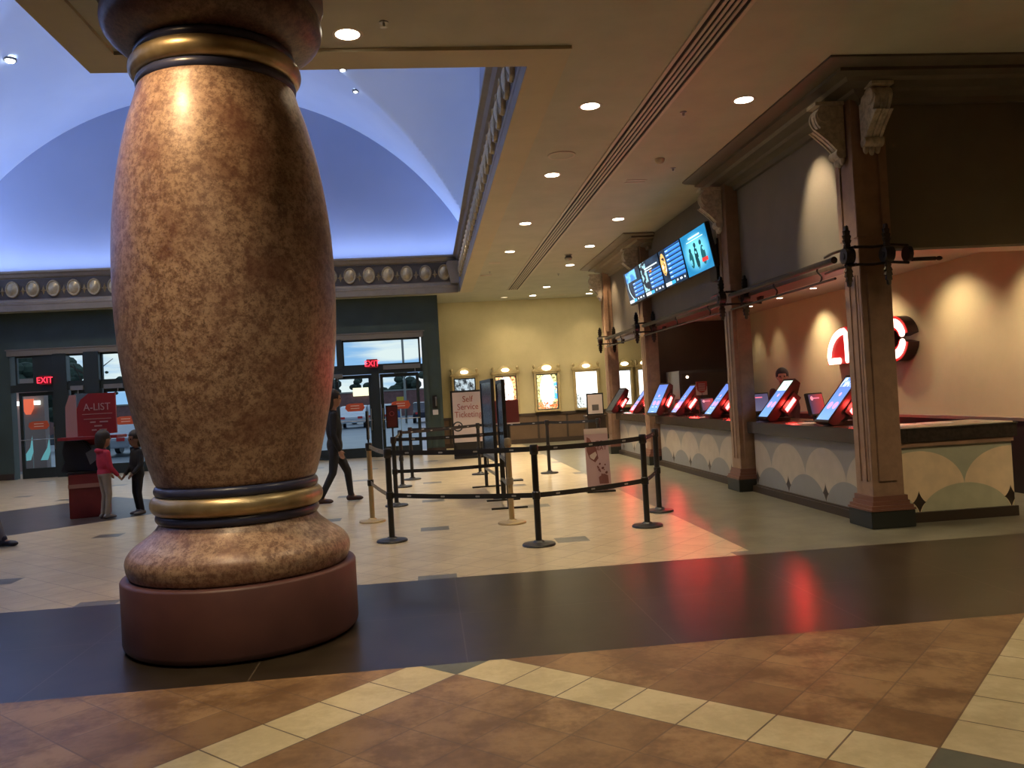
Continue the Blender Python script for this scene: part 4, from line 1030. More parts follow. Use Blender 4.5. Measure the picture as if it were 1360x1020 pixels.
def belt(a, b, z, lab, m=None, logos=True, sag=.012):
    A, B = Vector((*ST[a], z)), Vector((*ST[b], z)); d = (B-A); L = d.length; d.normalize(); n = Vector((-d.y, d.x, 0)); A += d*.04; B -= d*.04; L -= .08
    mb = MB(); N_ = 10; h = .025
    rows = []
    for i in range(N_+1):
        t_ = i/N_; p = A.lerp(B, t_); s_ = -sag*4*t_*(1-t_)
        rows.append([mb.v(p+n*e+Vector((0, 0, s_+q))) for e, q in ((-.0015, -h), (.0015, -h), (.0015, h), (-.0015, h))])
    for P, Q in zip(rows, rows[1:]):
        for i in range(4): mb.face([P[i], P[(i+1) % 4], Q[(i+1) % 4], Q[i]])
    mb.face(rows[0]); mb.face(rows[-1][::-1])
    o = mb.build('queue_belt', m or belt_m); tag(o, lab, 'belt', 'queue belts')
    if logos:
        ml = MB(); k = max(1, int(L/.40))
        for i in range(k):
            t_ = (i+.5)/k; p = A.lerp(B, t_)+Vector((0, 0, -sag*4*t_*(1-t_)))
            for sd in (-1, 1):
                V = [p+n*(.0028*sd)+d*a_+Vector((0, 0, b_)) for a_, b_ in ((-.022, -.008), (.022, -.008), (.026, 0), (.022, .008), (-.022, .008), (-.026, 0))]
                ml.face([ml.v(v) for v in V])
        ml.build('printed_logo', logo_m, o, local=True)
PAIRS = [('E', 'A', 'from the brass post to the front left stanchion'), ('A', 'B', 'along the front left side of the queue'), ('B', 'C', 'along the front right side of the queue'), ('C', 'D', 'at the front right corner beside the counter'), ('G', 'L', 'from the red-sign stanchion to the sign frames'), ('H', 'I', 'far back in front of the green wall'), ('I', 'J', 'far back in front of the wainscot'), ('J', 'M', 'far back behind the pink banner'), ('K', 'I', 'across the middle of the queue lanes'), ('G', 'K', 'running back from the red-sign stanchion')]
for a, b, w in PAIRS:
    tan = (a == 'E'); near = a in 'EABC' 
    belt(a, b, .955, 'upper %s belt %s' % ('tan' if tan else 'black', w), beltt_m if tan else None)
    if a+b not in ('GK', 'KI'): belt(a, b, .495, 'lower %s belt %s' % ('tan' if tan else 'black', w), beltt_m if tan else None, logos=near)
# round emblem on the far belt
r = thing('belt_emblem', 'round black arrow emblem in front of the self service sign', 'emblem', (.55, 16.143, .955)); mb = MB(); n_ = 24
mb.tube([(.085*math.cos(2*PI*i/n_), 0, .085*math.sin(2*PI*i/n_)) for i in range(n_)], .016, 6, closed=True); mb.build('ring', sb_m, r, local=True, smooth=40)
mb = MB(); mb.box((-.06, -.01, -.012), (.06, .01, .012)); mb.box((-.012, -.01, -.05), (.012, .01, .05), Matrix.Rotation(.8, 4, 'Y')); mb.build('arrow', sb_m, r, local=True)

# small red sign on stanchion G
redp_m = mat('burgundy_sign', (.10, .012, .012), .5)
r = thing('stanchion_sign', 'small dark red sign in a black frame on top of a stanchion', 'sign', (-.528, 12.14, 1.003)); mb = MB()
mb.box((-.085, -.012, .12), (.085, .012, .45)); mb.box((-.012, -.008, 0), (.012, .008, .12)); mb.build('frame', sb_m, r, local=True); mb = MB(); mb.box((-.07, -.015, .14), (.07, -.012, .43)); mb.build('panel', redp_m, r, local=True)
mb = MB(); mb.tube([(.03*math.cos(2*PI*i/16), -.018, .33+.03*math.sin(2*PI*i/16)) for i in range(16)], .006, 5, closed=True); mb.build('print', mat('burgundy_print', (.3, .05, .05), .5), r, local=True)
# a thin black post at the brass stanchion (sign holder seen edge-on)
r = thing('sign_holder', 'thin black sign holder seen edge-on above the brass stanchion', 'sign holder', (-.778, 10.70, 1.003)); mb = MB(); mb.box((-.012, -.10, .04), (.012, .10, .40)); mb.box((-.01, -.01, 0), (.01, .01, .04)); mb.build('frame', sb_m, r, local=True)

# ---- self service ticketing board
whit_m = mat('white_board_print', (.60, .50, .45), .5)
r = thing('ticketing_sign', 'white Self Service Ticketing board in a black frame on the floor', 'sign', (.98, 20.8, 0))
mb = MB(); mb.box((-.42, 0, .36), (.42, .06, 1.69)); mb.box((-.40, -.15, 0), (.40, .3, .06)); mb.box((-.40, .0, .06), (-.34, .06, .36)); mb.box((.34, .0, .06), (.40, .06, .36)); mb.box((-.36, 0, .06), (.36, .06, .36)); mb.build('frame', sb_m, r, local=True, bevel=.004)
mb = MB(); mb.box((-.375, -.004, .40), (.375, 0, 1.645)); wb = mb.build('board', whit_m, r, local=True)
mb = MB()
for i, s in enumerate(('Self', 'Service', 'Ticketing')): text_bm(mb, s, .215, lambda a, b, c: (a*.86, -.008-c, 1.40-i*.19+b), .002)
mb.cyl((.24, -.005, .52), (.24, -.009, .52), .045, n=16)
mb.build('lettering', mat('sign_red_print', (.36, .09, .07), .5), wb, local=True)
# ---- upright sign frames seen nearly edge-on
def sign_frame(x, y, dy, H0, H1, feet, lab, rz=0, panel=None):
    r = thing('poster_stand', lab, 'poster stand', (x, y, 0), rz, 'upright sign frames in the queue')
    mb = MB()
    for yy in (0, dy):
        mb.box((-.025, yy-.02, 0.02), (.025, yy+.02, H1)); 
    mb.box((-.025, 0, H1-.05), (.025, dy, H1)); mb.box((-.025, 0, H0), (.025, dy, H0+.04)); mb.box((-.018, 0, .30), (.018, dy, .33)); mb.build('posts', sb_m, r, local=True)
    for yy in (0, dy): mb = MB(); mb.box((-.24, yy-.035, 0), (.24, yy+.035, .022)); mb.build('foot', sb_m, r, local=True)
    mb = MB(); mb.box((-.012, .02, H0+.04), (.012, dy-.02, H1-.05)); mb.build('panel', panel or mat('glossy_dark_poster', (.045, .05, .055), .18, var=.6, vs=6), r, local=True)
sign_frame(1.0, 11.03, .90, .62, 1.72, 1, 'nearest upright black sign frame seen edge-on, with flat feet')
sign_frame(.97, 12.50, 1.35, .52, 1.77, 1, 'second upright black sign frame, its glossy panel slightly visible', rz=.055)
r = thing('red_notice_stand', 'dark red square notice board right behind the upright sign frames', 'sign', (1.38, 14.6, 0)); mb = MB(); mb.box((-.02, -.02, 0), (.02, .02, 1.0)); mb.box((-.2, -.12, 0), (.2, .12, .02)); mb.build('stand', sb_m, r, local=True); mb = MB(); mb.box((-.22, -.01, 1.02), (.20, .01, 1.42)); mb.build('board', redp_m, r, local=True); mb = MB(); mb.box((-.23, -.012, 1.0), (.21, .012, 1.02)); mb.build('pale_edge', whit_m, r, local=True)
r = thing('framed_notice', 'small white notice in a black frame right of the self service board', 'sign', (1.22, 18.2, 0)); mb = MB(); mb.box((-.055, 0, .98), (.12, .02, 1.42)); mb.box((.0, 0, 0), (.03, .03, .98)); mb.box((-.15, -.1, 0), (.15, .15, .02)); mb.build('frame', sb_m, r, local=True); mb = MB(); mb.box((-.04, -.004, 1.0), (.105, 0, 1.40)); mb.build('sheet', whit_m, r, local=True)
# ---- framed notice on dark podium by the far pilaster
r = thing('podium', 'dark podium with a slim front near the far end of the counter', 'podium', (3.47, 17.1, 0)); mb = MB(); mb.box((-.18, .02, 0), (.20, .4, .95)); mb.box((-.20, 0, .95), (.22, .42, .99)); mb.build('body', kick_m, r, local=True, bevel=.005)
r = thing('framed_notice', 'white notice with a grey square in a black frame on the podium', 'notice', (3.47, 17.15, .99)); mb = MB(); mb.box((-.18, 0, .0), (.18, .025, .46)); mb.build('frame', sb_m, r, local=True); mb = MB(); mb.box((-.155, -.004, .03), (.155, 0, .43)); nb = mb.build('sheet', whit_m, r, local=True); mb = MB(); mb.box((-.07, -.008, .10), (.07, -.004, .22)); mb.build('grey_square', mat('print_grey', (.10, .09, .08), .6), nb, local=True)
# ---- pink popcorn banner stand
pink_m = mat('pink_banner_print', (.52, .36, .38), .5)
ppl_m = mat('banner_maroon_print', (.17, .035, .035), .6)
r = thing('banner_stand', 'low pink popcorn banner stand on the tiles before the counter', 'banner', (2.46, 12.15, 0))
mb = MB(); mb.box((-.20, -.07, 0), (.22, .09, .025)); mb.build('base', sb_m, r, local=True)
mb = MB(); mb.prism([(-.18, .025), (.175, .025), (.155, .94), (-.195, .94)], lambda a, b: (a, 0, b), (0, .012, 0)); bn = mb.build('banner', pink_m, r, local=True)
mb = MB(); mb.prism([(-.197, .86), (.155, .86), (.155, .94), (-.197, .94)], lambda a, b: (a, -.003, b), (0, .002, 0)); mb.build('white_header', whit_m, bn, local=True)
mb = MB(); text_bm(mb, 'TO', .085, lambda a, b, c: (a+.03, -.006-c, .70+b), .001); text_bm(mb, 'SEAT', .085, lambda a, b, c: (a*.95+.04, -.006-c, .62+b), .001)
mb.build('lettering', ppl_m, bn, local=True)
mb = MB()
mb.prism([(-.16, .82), (-.12, .80), (-.02, .62), (.0, .50), (-.05, .44), (-.13, .50), (-.17, .62)], lambda a, b: (a, -.005, b), (0, .003, 0))
rd = random.Random(3)
for i in range(16): a_ = rd.uniform(-.02, .14); z_ = rd.uniform(.17, .42); s_ = rd.uniform(.008, .02); mb.cyl((a_, -.002, z_), (a_, -.006, z_), s_, n=7)
mb.prism([(.0, .12), (.14, .12), (.13, .24), (.07, .27), (-.01, .22)], lambda a, b: (a, -.005, b), (0, .003, 0)); mb.prism([(.05, .02), (.12, .02), (.12, .07), (.05, .07)], lambda a, b: (a, -.005, b), (0, .003, 0))
mb.build('popcorn_print', mat('banner_brown_print', (.23, .09, .08), .6), bn, local=True)
mb = MB(); mb.prism([(-.13, .55), (-.04, .60), (-.02, .55), (-.07, .48), (-.12, .51)], lambda a, b: (a, -.009, b), (0, .003, 0)); mb.build('cup_print', whit_m, bn, local=True)

# ================================================================ PROMOTIONAL KIOSK AT LEFT
ar_m = mat('promo_red', (.26, .018, .022), .45); ar2_m = mat('promo_pedestal_red', (.17, .018, .018), .4, var=.15, vs=4)
r = thing('promo_kiosk', 'red A-LIST promotional kiosk with a square red pedestal', 'kiosk', (-5.30, 13.6, 0)); K = Matrix.Rotation(.28, 4, 'Z')
mb = MB(); mb.box((-.27, -.30, 0), (.27, .25, .66), K); mb.build('pedestal', ar2_m, r, local=True, bevel=.01)
mb = MB(); mb.box((-.275, -.306, .46), (.275, .256, .52), K); mb.build('pale_band', mat('promo_band', (.34, .16, .12), .5), r, local=True)
mb = MB(); mb.prism([(-.38, .70), (.24, .68), (.20, .86), (.06, 1.10), (-.02, 1.18), (-.30, 1.18), (-.34, 1.0), (-.30, .86)], lambda a, b: (a, -.16, b), (0, .34, 0)); mb.box((-.30, -.25, .66), (.30, .22, .70), K); mb.build('dark_console', mat('console_black', (.018, .018, .022), .4), r, local=True, bevel=.02)
mb = MB(); mb.prism([(.08, .80), (.24, .92), (.20, 1.08), (.02, .98)], lambda a, b: (a, -.175, b), (0, .01, 0)); mb.build('grey_flap', mag_m, r, local=True)
mb = MB(); a0, a1 = -.03, .54
pts = [(a0, 1.24), (a1, 1.27), (a1, 1.885), (a0+.18, 1.89), (a0+.06, 1.80), (a0, 1.66)]
mb.prism(pts, lambda a, b: (a, -.30, b), (0, .04, 0)); pnl = mb.build('front_panel', ar_m, r, local=True)
mb = MB(); mb.prism([(a0, 1.66), (a0+.06, 1.80), (a0+.18, 1.89), (a0, 1.90)], lambda a, b: (a, -.29, b), (0, .03, 0)); mb.build('grey_corner', mat('promo_corner_grey', (.10, .14, .17), .5), pnl, local=True)
mb = MB(); text_bm(mb, 'A-LIST', .155, lambda a, b, c: (a*.92+.27, -.305-c, 1.63+b), .001)
for i, w in enumerate((.22, .20)): mb.box((.27-w, -.304, 1.57-i*.075), (.27+w, -.301, 1.578-i*.075))
for x0, x1, z in ((.16, .24, 1.44), (.30, .42, 1.44), (.22, .33, 1.38), (.18, .25, 1.32), (.29, .40, 1.32)): mb.box((x0, -.304, z), (x1, -.301, z+.02))
mb.build('lettering', mat('promo_lettering', (.48, .30, .27), .5), pnl, local=True)
mb = MB(); mb.prism([(0, 1.24), (-.02, 1.88), (-.16, 1.88), (-.26, 1.70), (-.27, 1.23)], lambda a, b: (a0+a*.85-.005, -.28-a*.5, b), (0, .03, 0)); mb.build('pink_side_panel', mat('promo_pink_side', (.40, .20, .19), .4), r, local=True)
mb = MB(); mb.box((-.32, -.32, 1.19), (.55, .1, 1.235)); mb.box((-.05, -.05, 1.1), (.2, .1, 1.3)); mb.build('shelf', ar_m, r, local=True)

# ================================================================ CEILING FIXTURES
WARM = (1.0, .80, .52)
lens_m = mat('downlight_lens', (1, 1, 1), .5, emit=(1, .86, .66), es=14)
lensd_m = mat('dim_downlight_lens', (1, 1, 1), .5, emit=(1, .8, .5), es=1.0)
ringm = mat('downlight_trim', (.5, .42, .32), .4)
def downlight(x, y, lab, P=90, z=ZC, R_=.095, size=115, lens=None, col=WARM, tgt=None, soft=.06, blend=.8):
    r = thing('downlight', lab, 'ceiling light', (x, y, z), 0, 'recessed downlights')
    mb = MB(); mb.lathe([(R_, -.002), (R_+.025, -.004), (R_+.03, 0), (R_+.03, .0), (R_, .0)], n=28, cap=False); mb.build('trim_ring', ringm, r, local=True)
    mb = MB(); mb.cyl((0, 0, -.003), (0, 0, -.0005), R_, n=28); mb.build('lens', lens or lens_m, r, local=True)
    if P: 
        l = spot('lamp', (x, y, z-.03), tgt or (x, y, 0), P, col, size, blend, soft, parent=r)
    return r
DL = [(1.82, 8.37, 'downlight nearest the camera, left of the long ceiling vent', 62), (3.42, 8.28, 'downlight right of the long vent, nearest the corner cornice', 75), (1.82, 11.0, 'second downlight back on the left of the vent', 100), (1.82, 14.09, 'third downlight back on the left of the vent', 150), (1.82, 16.8, 'fourth downlight back on the left of the vent', 270), (3.42, 13.99, 'downlight beside the hanging displays', 60), (3.42, 16.52, 'downlight in front of the far cornice', 150), (3.42, 18.88, 'downlight past the smoke detector', 310), (3.41, 22.6, 'downlight before the far wall, right of the vent end', 330)]
for x, y, lab, P in DL: downlight(x, y, lab, P, size=84 if x > 3 and y < 20 else 115)
for x, y, lab, P in ((3.26, 24.45, 'downlight closest to the yellow wall, above the third poster case', 30), (4.94, 23.7, 'far right downlight, upper one by the far pilaster', 40), (4.98, 24.55, 'far right downlight, lower one by the far pilaster', 30), (2.42, 24.6, 'dim downlight by the yellow wall left of the brighter ones', 25), (1.2, 24.4, 'downlight by the yellow wall at the green corner', 0)): 
    if P: downlight(x, y, lab, P, lens=lensd_m if 'dim' in lab else None)
downlight(4.15, 24.6, 'faint unlit downlight between the two bright ones at the far wall', 0, lens=mat('unlit_lens', (.4, .36, .25), .5))
downlight(-.474, 6.62, 'bright downlight right of the column capital', 60)
# downlights of the hall that stand behind or above the camera
for x, y, P in ((-1.45, 3.3, 95), (1.8, 4.9, 46), (.2, 2.2, 58), (3.4, 3.4, 22)):
    spot('unseen_lamp', (x, y, ZC-.03), (x, y, 0), P, WARM, 110, .8, .06)
spot('column_lamp', (-1.98, 4.55, ZC-.03), (-1.45, 5.4, 2.6), 75, (1, .66, .34), 70, .7, .07)
spot('fascia_lamp', (3.74, 8.78, ZC-.05), (4.42, 8.74, 3.30), 66, (1, .80, .50), 52, .8, .03)
spot('fascia_lamp', (3.9, 17.3, ZC-.08), (4.42, 17.4, 3.2), 26, (1, .72, .42), 70, .8, .03)
spot('fascia_lamp', (3.9, 18.9, ZC-.08), (4.42, 18.9, 3.2), 26, (1, .72, .42), 70, .8, .03)
# vault spots
for x, y, z, s, lab in ((-8.63, 18.98, 9.44, .10, 'bright downlight in the blue vault, far left'), (-1.50, 18.87, 9.07, .06, 'small downlight in the blue vault right of the column'), (-1.29, 19.64, 8.86, .045, 'tiny downlight in the blue vault below the other one')):
    r = thing('vault_light', lab, 'ceiling light', (x, y, z-.06)); mb = MB(); mb.sph((0, 0, 0), (s, s, s*.5), 14, 8); mb.build('lens', mat('vault_lens', (1, 1, 1), .5, emit=(.95, .97, 1), es=12), r, local=True); mb = MB(); mb.lathe([(s, .0), (s+.03, .0), (s+.03, .05), (s, .05)], n=20, cap=False); mb.build('trim_ring', mag_m, r, local=True)
# hall floor downlights under the vault (cool white, from the vault)
for x, y, P in ((-8.6, 18.9, 330), (-1.5, 18.9, 260), (-8.6, 11.5, 300), (-2.6, 12.0, 220)):
    spot('vault_lamp', (x, y, 8.7), (x, y, 0), P, (1, .84, .60), 112, .9, .08)
for x, P in ((1.1, 7), (2.4, 8), (3.66, 8), (4.9, 7)):
    spot('far_wall_fill', (x, 24.2, ZC-.04), (x, YY, 2.5), P, (1, .84, .55), 150, .9, .08)  # added spots aimed to brighten the yellow wall, no fixtures belong to them
spot('unseen_lamp', (5.4, 4.4, ZC-.03), (5.4, 5.6, 0), 110, WARM, 96, .7, .06)  # spot added out of view to brighten the counter wing
for x in (1.14, 2.39, 3.66, 4.89):
    l = bpy.data.lights.new('case_glow', 'POINT'); l.energy = 3; l.color = (1, .84, .55); l.shadow_soft_size = .1
    lo = bpy.data.objects.new('case_glow', l); COL.objects.link(lo); lo.location = (x, YY-.45, 2.38)
# booth lamps
for x, y, lab in ((5.45, 11.63, 'small booth ceiling light, front row right'), (5.40, 13.09, 'small booth ceiling light, front row left'), (6.3, 12.89, 'booth ceiling light over the wall sign'), (6.3, 14.19, 'booth ceiling light left of the wall sign'), (6.28, 15.51, 'booth ceiling light close to the second pilaster'), (6.22, 10.28, 'booth ceiling light right of the corner pilaster'), (5.52, 18.2, 'booth ceiling light behind the menu displays, left one'), (5.56, 16.74, 'booth ceiling light behind the menu displays, right one')):
    downlight(x, y, lab, 0, z=2.958, R_=.05)
for x, y, P, sz in ((6.42, 13.95, 54, 84), (6.5, 15.9, 10, 55), (6.55, 16.9, 10, 50), (6.35, 11.9, 36, 90), (6.3, 10.2, 40, 95), (6.3, 8.6, 56, 95), (6.3, 6.9, 50, 90)):
    spot('wall_wash_lamp', (x, y, 2.93), (XB, y, 1.45), P, (1, .80, .52), sz+14, 1.0, .06)
spot('booth_lamp', (5.5, 12.4, 2.93), (5.5, 12.4, 0), 10, (1, .55, .4), 120, .8, .05)

# linear vent
r = thing('ceiling_vent', 'long slotted linear vent running the length of the ceiling', 'ceiling vent', (2.5, 12, ZC))
mb = MB()
for x in (2.335, 2.625): mb.box((x, -2, ZC-.016), (x+.035, 22.85, ZC))
mb.box((2.335, 22.82, ZC-.016), (2.66, 22.85, ZC)); mb.build('frame', mat('vent_frame', (.52, .47, .37), .45), r)
mb = MB(); mb.box((2.37, -2, ZC-.004), (2.625, 22.82, ZC-.001)); mb.build('dark_slot', mat('vent_void', (.008, .006, .005), .8), r)
for k in range(4):
    x = 2.37+.255*(k+1)/5-.013
    mb = MB(); mb.box((x, -2, ZC-.016), (x+.026, 22.82, ZC-.002)); mb.build('blade', mat('vent_blade', (.50, .45, .36), .45), r)
# speaker, smoke detector, sprinklers, plates
r = thing('ceiling_speaker', 'round flush ceiling speaker between the two nearest left downlights', 'speaker', (1.80, 10.08, ZC)); mb = MB(); mb.lathe([(.0, -.014), (.13, -.014), (.15, -.010), (.16, 0)], n=32, cap=False); mb.build('grille', ceil_m, r, local=True, smooth=40); mb = MB(); mb.lathe([(.145, -.013), (.17, -.012), (.175, 0)], n=32, cap=False); mb.build('rim', ringm, r, local=True)
r = thing('smoke_detector', 'hanging round smoke detector in front of the far cornice', 'smoke detector', (3.13, 17.42, ZC)); mb = MB(); mb.lathe([(.0, -.13), (.06, -.12), (.085, -.08), (.06, -.03), (.09, 0)], n=20, cap=False); mb.build('body', mag_m, r, local=True, smooth=50)
r = thing('security_dome', 'small pale dome camera near the corner cornice', 'dome camera', (3.12, 10.37, ZC)); mb = MB(); mb.lathe([(0, -.07), (.04, -.06), (.06, -.03), (.065, 0)], n=20, cap=False); mb.build('dome', ringm, r, local=True, smooth=50)
for x, y, lab in ((3.43, 10.82, 'sprinkler head behind the dome camera'), (-.18, 6.41, 'sprinkler head on the slab right of the capital'), (2.88, 8.61, 'sprinkler head right of the vent'), (3.35, 20.2, 'sprinkler head far back right of the vent'), (1.6, 19.4, 'sprinkler head far back left of the vent')):
    r = thing('sprinkler_head', lab, 'sprinkler', (x, y, ZC)); mb = MB(); mb.lathe([(.035, 0), (.035, -.008), (.012, -.012), (.01, -.04), (.028, -.045), (.0, -.05)], n=14, cap=False); mb.build('head', steel_m, r, local=True, smooth=40)
for x, y, w, lab in ((3.08, 11.4, .28, 'flush access grille on the ceiling by the displays'), (1.62, 18.1, .25, 'small flush ceiling plate beyond the left downlights'), (1.55, 19.9, .28, 'flush ceiling plate left of the vent end')):
    r = thing('ceiling_plate', lab, 'ceiling plate', (x, y, ZC)); mb = MB(); mb.box((-w/2, -.03, -.006), (w/2, .03, 0)); mb.box((-w/2, .10, -.006), (w/2, .15, 0)); mb.build('plate', ringm, r, local=True)
# ================================================================ PEOPLE
def skinned(name, caps, balls, m, parent, voxel=.012, smooth=2, local=True):
    """one continuous surface grown from tapered limbs and ellipsoids (voxel remeshed)"""
    mb = MB()
    for p0, p1, r0, r1 in caps:
        mb.cyl(p0, p1, r0, r1, n=14); mb.sph(p0, r0, 14, 8); mb.sph(p1, r1, 14, 8)
    for b in balls:
        M = Matrix.Rotation(b[2], 4, b[3]) if len(b) > 2 else None
        mb.sph(b[0], b[1], 18, 12, M)
    o = mb.build(name, m, parent, local=True)
    md = o.modifiers.new('r', 'REMESH'); md.mode = 'VOXEL'; md.voxel_size = voxel
    ms = o.modifiers.new('s', 'SMOOTH'); ms.iterations = smooth*3; ms.factor = .5
    bpy.context.view_layer.update()
    me = bpy.data.meshes.new_from_object(o.evaluated_get(bpy.context.evaluated_depsgraph_get()))
    for p in me.polygons: p.use_smooth = True
    old = o.data; o.modifiers.clear(); o.data = me; bpy.data.meshes.remove(old)
    return o
skin_m = mat('skin', (.36, .19, .12), .55); skind_m = mat('skin_deep', (.20, .105, .07), .55)
hair_m = mat('dark_hair', (.018, .012, .010), .6)
def V3(*a): return Vector(a)
def hand(caps, w, d, side, s=1.0, curl=.5):
    """palm + four unequal fingers + thumb; w wrist, d forearm direction, side = thumb side"""
    w, d, side = Vector(w), Vector(d).normalized(), Vector(side).normalized(); nrm = d.cross(side)
    caps.append((w, w+d*.055*s, .022*s, .026*s)); base = w+d*.075*s
    caps.append((w+d*.04*s+side*.018*s, base+side*.020*s, .018*s, .016*s)); caps.append((w+d*.04*s-side*.018*s, base-side*.020*s, .018*s, .014*s))
    for i, L in enumerate((.068, .076, .071, .055)):
        b = base+side*(.030-.019*i)*s; m1 = b+d*L*.5*s+nrm*curl*.012*s; m2 = m1+d*L*.4*s+nrm*curl*.030*s
        caps.append((b, m1, .0095*s, .0088*s)); caps.append((m1, m2, .0088*s, .0070*s))
    tb = w+d*.025*s+side*.024*s; t1 = tb+(d*.6+side*.8).normalized()*.035*s; caps.append((tb, t1, .0115*s, .0100*s)); caps.append((t1, t1+(d*.9+side*.3).normalized()*.03*s, .0100*s, .0080*s))
def head(balls, caps, c, fwd, R=.105, k=1.0):
    c, f = Vector(c), Vector(fwd).normalized(); s = Vector((-f.y, f.x, 0))
    ang = math.atan2(f.y, f.x)
    balls.append((c+V3(0, 0, .02*k), (R*.95, R*.80, R*1.08), ang, 'Z')); balls.append((c+f*R*.22-V3(0, 0, R*.45), (R*.66, R*.60, R*.72), ang, 'Z'))
    balls.append((c+f*R*.92-V3(0, 0, R*.12), (R*.16, R*.12, R*.22), ang, 'Z'))      # nose
    balls.append((c+f*R*.82-V3(0, 0, R*.55), (R*.10, R*.26, R*.07), ang, 'Z'))      # lips
    for q in (-1, 1): balls.append((c+s*q*R*.80-V3(0, 0, R*.08)-f*R*.05, (R*.16, R*.09, R*.24), ang, 'Z')); balls.append((c+f*R*.80+s*q*R*.32+V3(0, 0, R*.20), (R*.10, R*.20, R*.07), ang, 'Z'))
def eyes(c, fwd, parent, R):
    c, f = Vector(c), Vector(fwd).normalized(); s = Vector((-f.y, f.x, 0)); mb = MB()
    for q in (-1, 1): mb.sph(c+f*R*.845+s*q*R*.32+V3(0, 0, R*.04), (R*.10,)*3, 8, 6)
    mb.build('eyes', mat('eye_dark', (.02, .015, .012), .2), parent, local=True)

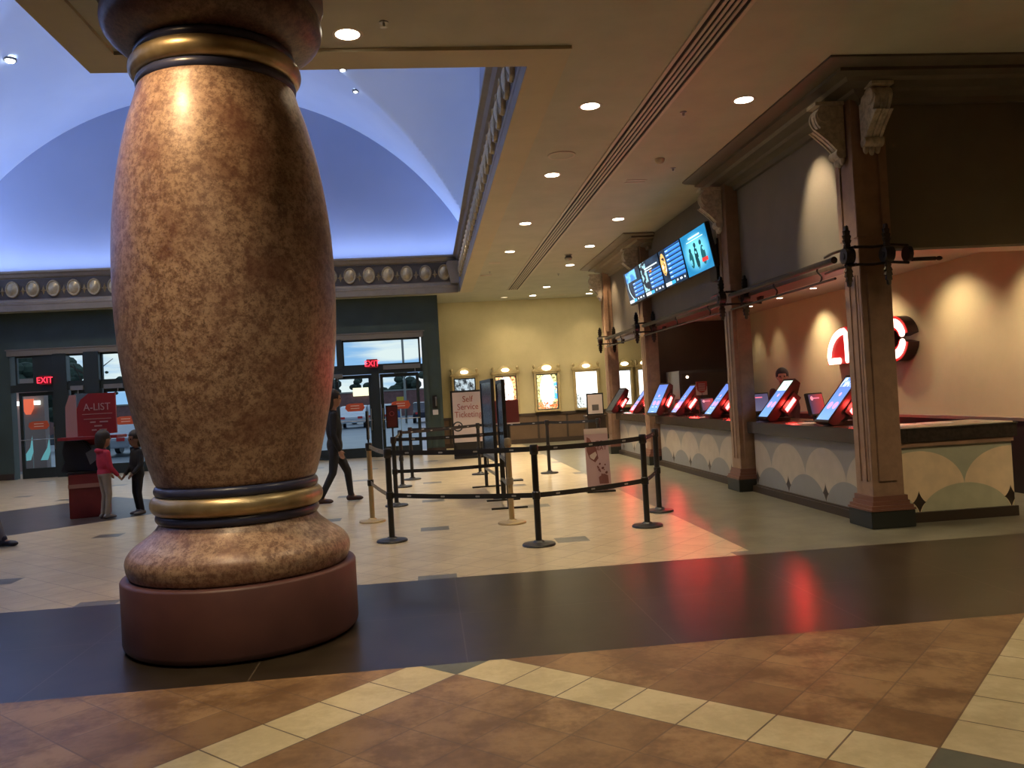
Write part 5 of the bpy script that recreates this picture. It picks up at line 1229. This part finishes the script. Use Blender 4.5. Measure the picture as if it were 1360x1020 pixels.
def standing(name, label, loc, rz, H, top_m, leg_m, shoe_m, hair_len, skin=None, arms='down', hood=False, stride=0.0, sc=None, coat=0.0):
    """person facing +X locally, H = height"""
    skin = skin or skin_m; r = thing(name, label, 'person', loc, rz); k = H/1.70
    child = H < 1.4; R = .112*k*(1.22 if child else 1.0)
    hz, sz, hipz, kz = H-R*1.10, H*.80 if not child else H*.775, H*.50, H*.27
    st = stride*k
    hw, sw = .085*k, .165*k*(.95 if child else 1)
    feet = [(st*.5, hw), (-st*.5, -hw)]
    caps, balls = [], []
    hc = V3(.02*k, 0, hz)
    head(balls, caps, hc, (1, 0, 0), R); caps.append(((0, 0, sz-.02*k), (.01*k, 0, hz-R*.6), .052*k, .048*k))
    legs = []; 
    for fx, fy in feet:
        hip = V3(0, fy*.9, hipz); ank = V3(fx-.02*k, fy, .07*k); kn = (hip+ank)/2+V3(.045*k+abs(st)*.06, 0, .0); kn.z = kz
        legs.append((hip, kn, ank))
        caps += [(hip, kn, .075*k, .052*k), (kn, ank, .050*k, .034*k), (ank, ank+V3(.12*k, 0, -.035*k), .036*k, .030*k)]
    balls.append(((0, 0, H*.66), (.105*k, .15*k, .22*k))); balls.append(((0, 0, hipz+.04*k), (.11*k, .15*k, .11*k)))
    AR = []
    for q in (1, -1):
        sh = V3(0, q*sw, sz-.03*k)
        if arms == 'down': el = sh+V3(-.02*k, q*.05*k, -.29*k); wr = el+V3(.08*k, -q*.02*k, -.24*k)
        elif arms == 'forward': el = sh+V3(.03*k, q*.04*k, -.28*k); wr = el+V3(.15*k, -q*.02*k, -.15*k if q > 0 else -.18*k)
        elif arms == 'walk': el = sh+V3(q*-.12*k, q*.04*k, -.26*k); wr = el+V3(q*-.02*k+.10*k, -q*.02*k, -.22*k)
        AR.append((sh, el, wr)); caps += [(sh, el, .045*k, .038*k), (el, wr, .036*k, .026*k)]
        hand(caps, wr, (wr-el), (1, 0, .2) if arms != 'forward' else (0, -q*.3, 1), k*(1.0 if not child else .95))
    body = skinned('body', caps, balls, skin, r, voxel=.009 if child else .011, smooth=1)
    eyes(hc, (1, 0, 0), r, R)
    # clothes: a touch wider than the body
    tc = []; tb = [((0, 0, H*.66), (.122*k, .172*k, .25*k)), ((0, 0, hipz+.05*k-coat*.5), (.122*k, .160*k, .12*k+coat))]
    for sh, el, wr in AR: tc += [(sh, el, .062*k, .052*k), (el, el.lerp(wr, .93), .052*k, .042*k)]
    tc.append(((0, 0, sz-.03*k), (0, 0, sz+.015*k), .085*k, .062*k))
    if hood: tb.append(((-.085*k, 0, sz+.015*k), (.075*k, .115*k, .055*k)))
    skinned('hoodie' if hood else 'jacket', tc, tb, top_m, r, voxel=.013)
    lc = []
    for hip, kn, ank in legs: lc += [(hip, kn, .088*k, .062*k), (kn, ank+V3(0, 0, .02*k), .060*k, .047*k)]
    skinned('trousers', lc, [((0, 0, hipz+.02*k), (.120*k, .160*k, .10*k))], leg_m, r, voxel=.013)
    for hip, kn, ank in legs:
        a = ank; skinned('shoe', [((a.x-.03*k, a.y, .048*k), (a.x+.14*k, a.y, .036*k), .046*k, .034*k), ((a.x-.02*k, a.y, .06*k), (a.x+.01*k, a.y, .10*k), .042*k, .044*k)], [((a.x+.12*k, a.y, .034*k), (.07*k, .045*k, .032*k))], shoe_m, r, voxel=.010, smooth=1)
    hb = [(hc+V3(-.10*R, 0, .34*R), (R*1.06, R*1.0, R*1.12))]
    if hair_len > 0: hb += [(hc+V3(-.55*R, 0, -.25*R), (R*.62, R*.92, R*(.75+hair_len))), ]
    hair = MB()
    hc_ = []
    o = skinned('hair', [], hb, hair_m, r, voxel=.010)
    # keep the face free: cut the hair back in front of the forehead
    bm = bmesh.new(); bm.from_mesh(o.data)
    lim_f = hc.x+R*.62
    for v in bm.verts:
        if v.co.x > lim_f and v.co.z < hc.z+R*.50: v.co.x = lim_f-.25*(v.co.x-lim_f)
        elif v.co.x > hc.x-.05*R and v.co.z < hc.z+.05*R: v.co.x = hc.x-.05*R
    bm.to_mesh(o.data); bm.free()
    return r
jeans_m = mat('khaki_trousers', (.30, .25, .19), .8, var=.1); pink_h = mat('raspberry_hoodie', (.42, .022, .055), .8, var=.1, vs=12)
blackc_m = mat('black_cloth', (.009, .009, .011), .85, var=.2, vs=10); legg_m = mat('dark_leggings', (.012, .013, .018), .8); shoeg_m = mat('grey_shoes', (.16, .15, .14), .6)
standing('person', 'child in a raspberry pink hoodie and khaki trousers facing another child', (-4.88, 13.05, 0), .8, 1.30, pink_h, jeans_m, shoeg_m, .55, arms='forward', hood=True)
standing('person', 'child in dark clothes half hidden behind the column, facing the pink hoodie', (-4.48, 13.3, 0), PI+.75, 1.27, blackc_m, blackc_m, shoeg_m, .3, skin=skind_m, arms='forward', coat=.06)
standing('person', 'person in black striding past just behind the right side of the column', (-1.47, 13.1, 0), .15, 1.72, blackc_m, legg_m, mat('dark_sneaker', (.045, .02, .02), .6), .6, arms='down', stride=.46, coat=.05)
standing('person', 'ticket clerk with short dark hair standing behind the counter terminals', (6.0, 13.6, 0), -PI*.63, 1.68, mat('clerk_shirt', (.06, .02, .02), .8), blackc_m, blackc_m, .0, arms='down')
standing('person', 'person stepping in at the left picture edge, only a dark shoe in view', (-5.72, 10.75, 0), -.1, 1.7, blackc_m, mat('grey_jeans', (.12, .12, .13), .8), mat('navy_shoe', (.018, .020, .045), .6), .3, arms='down', stride=.95)
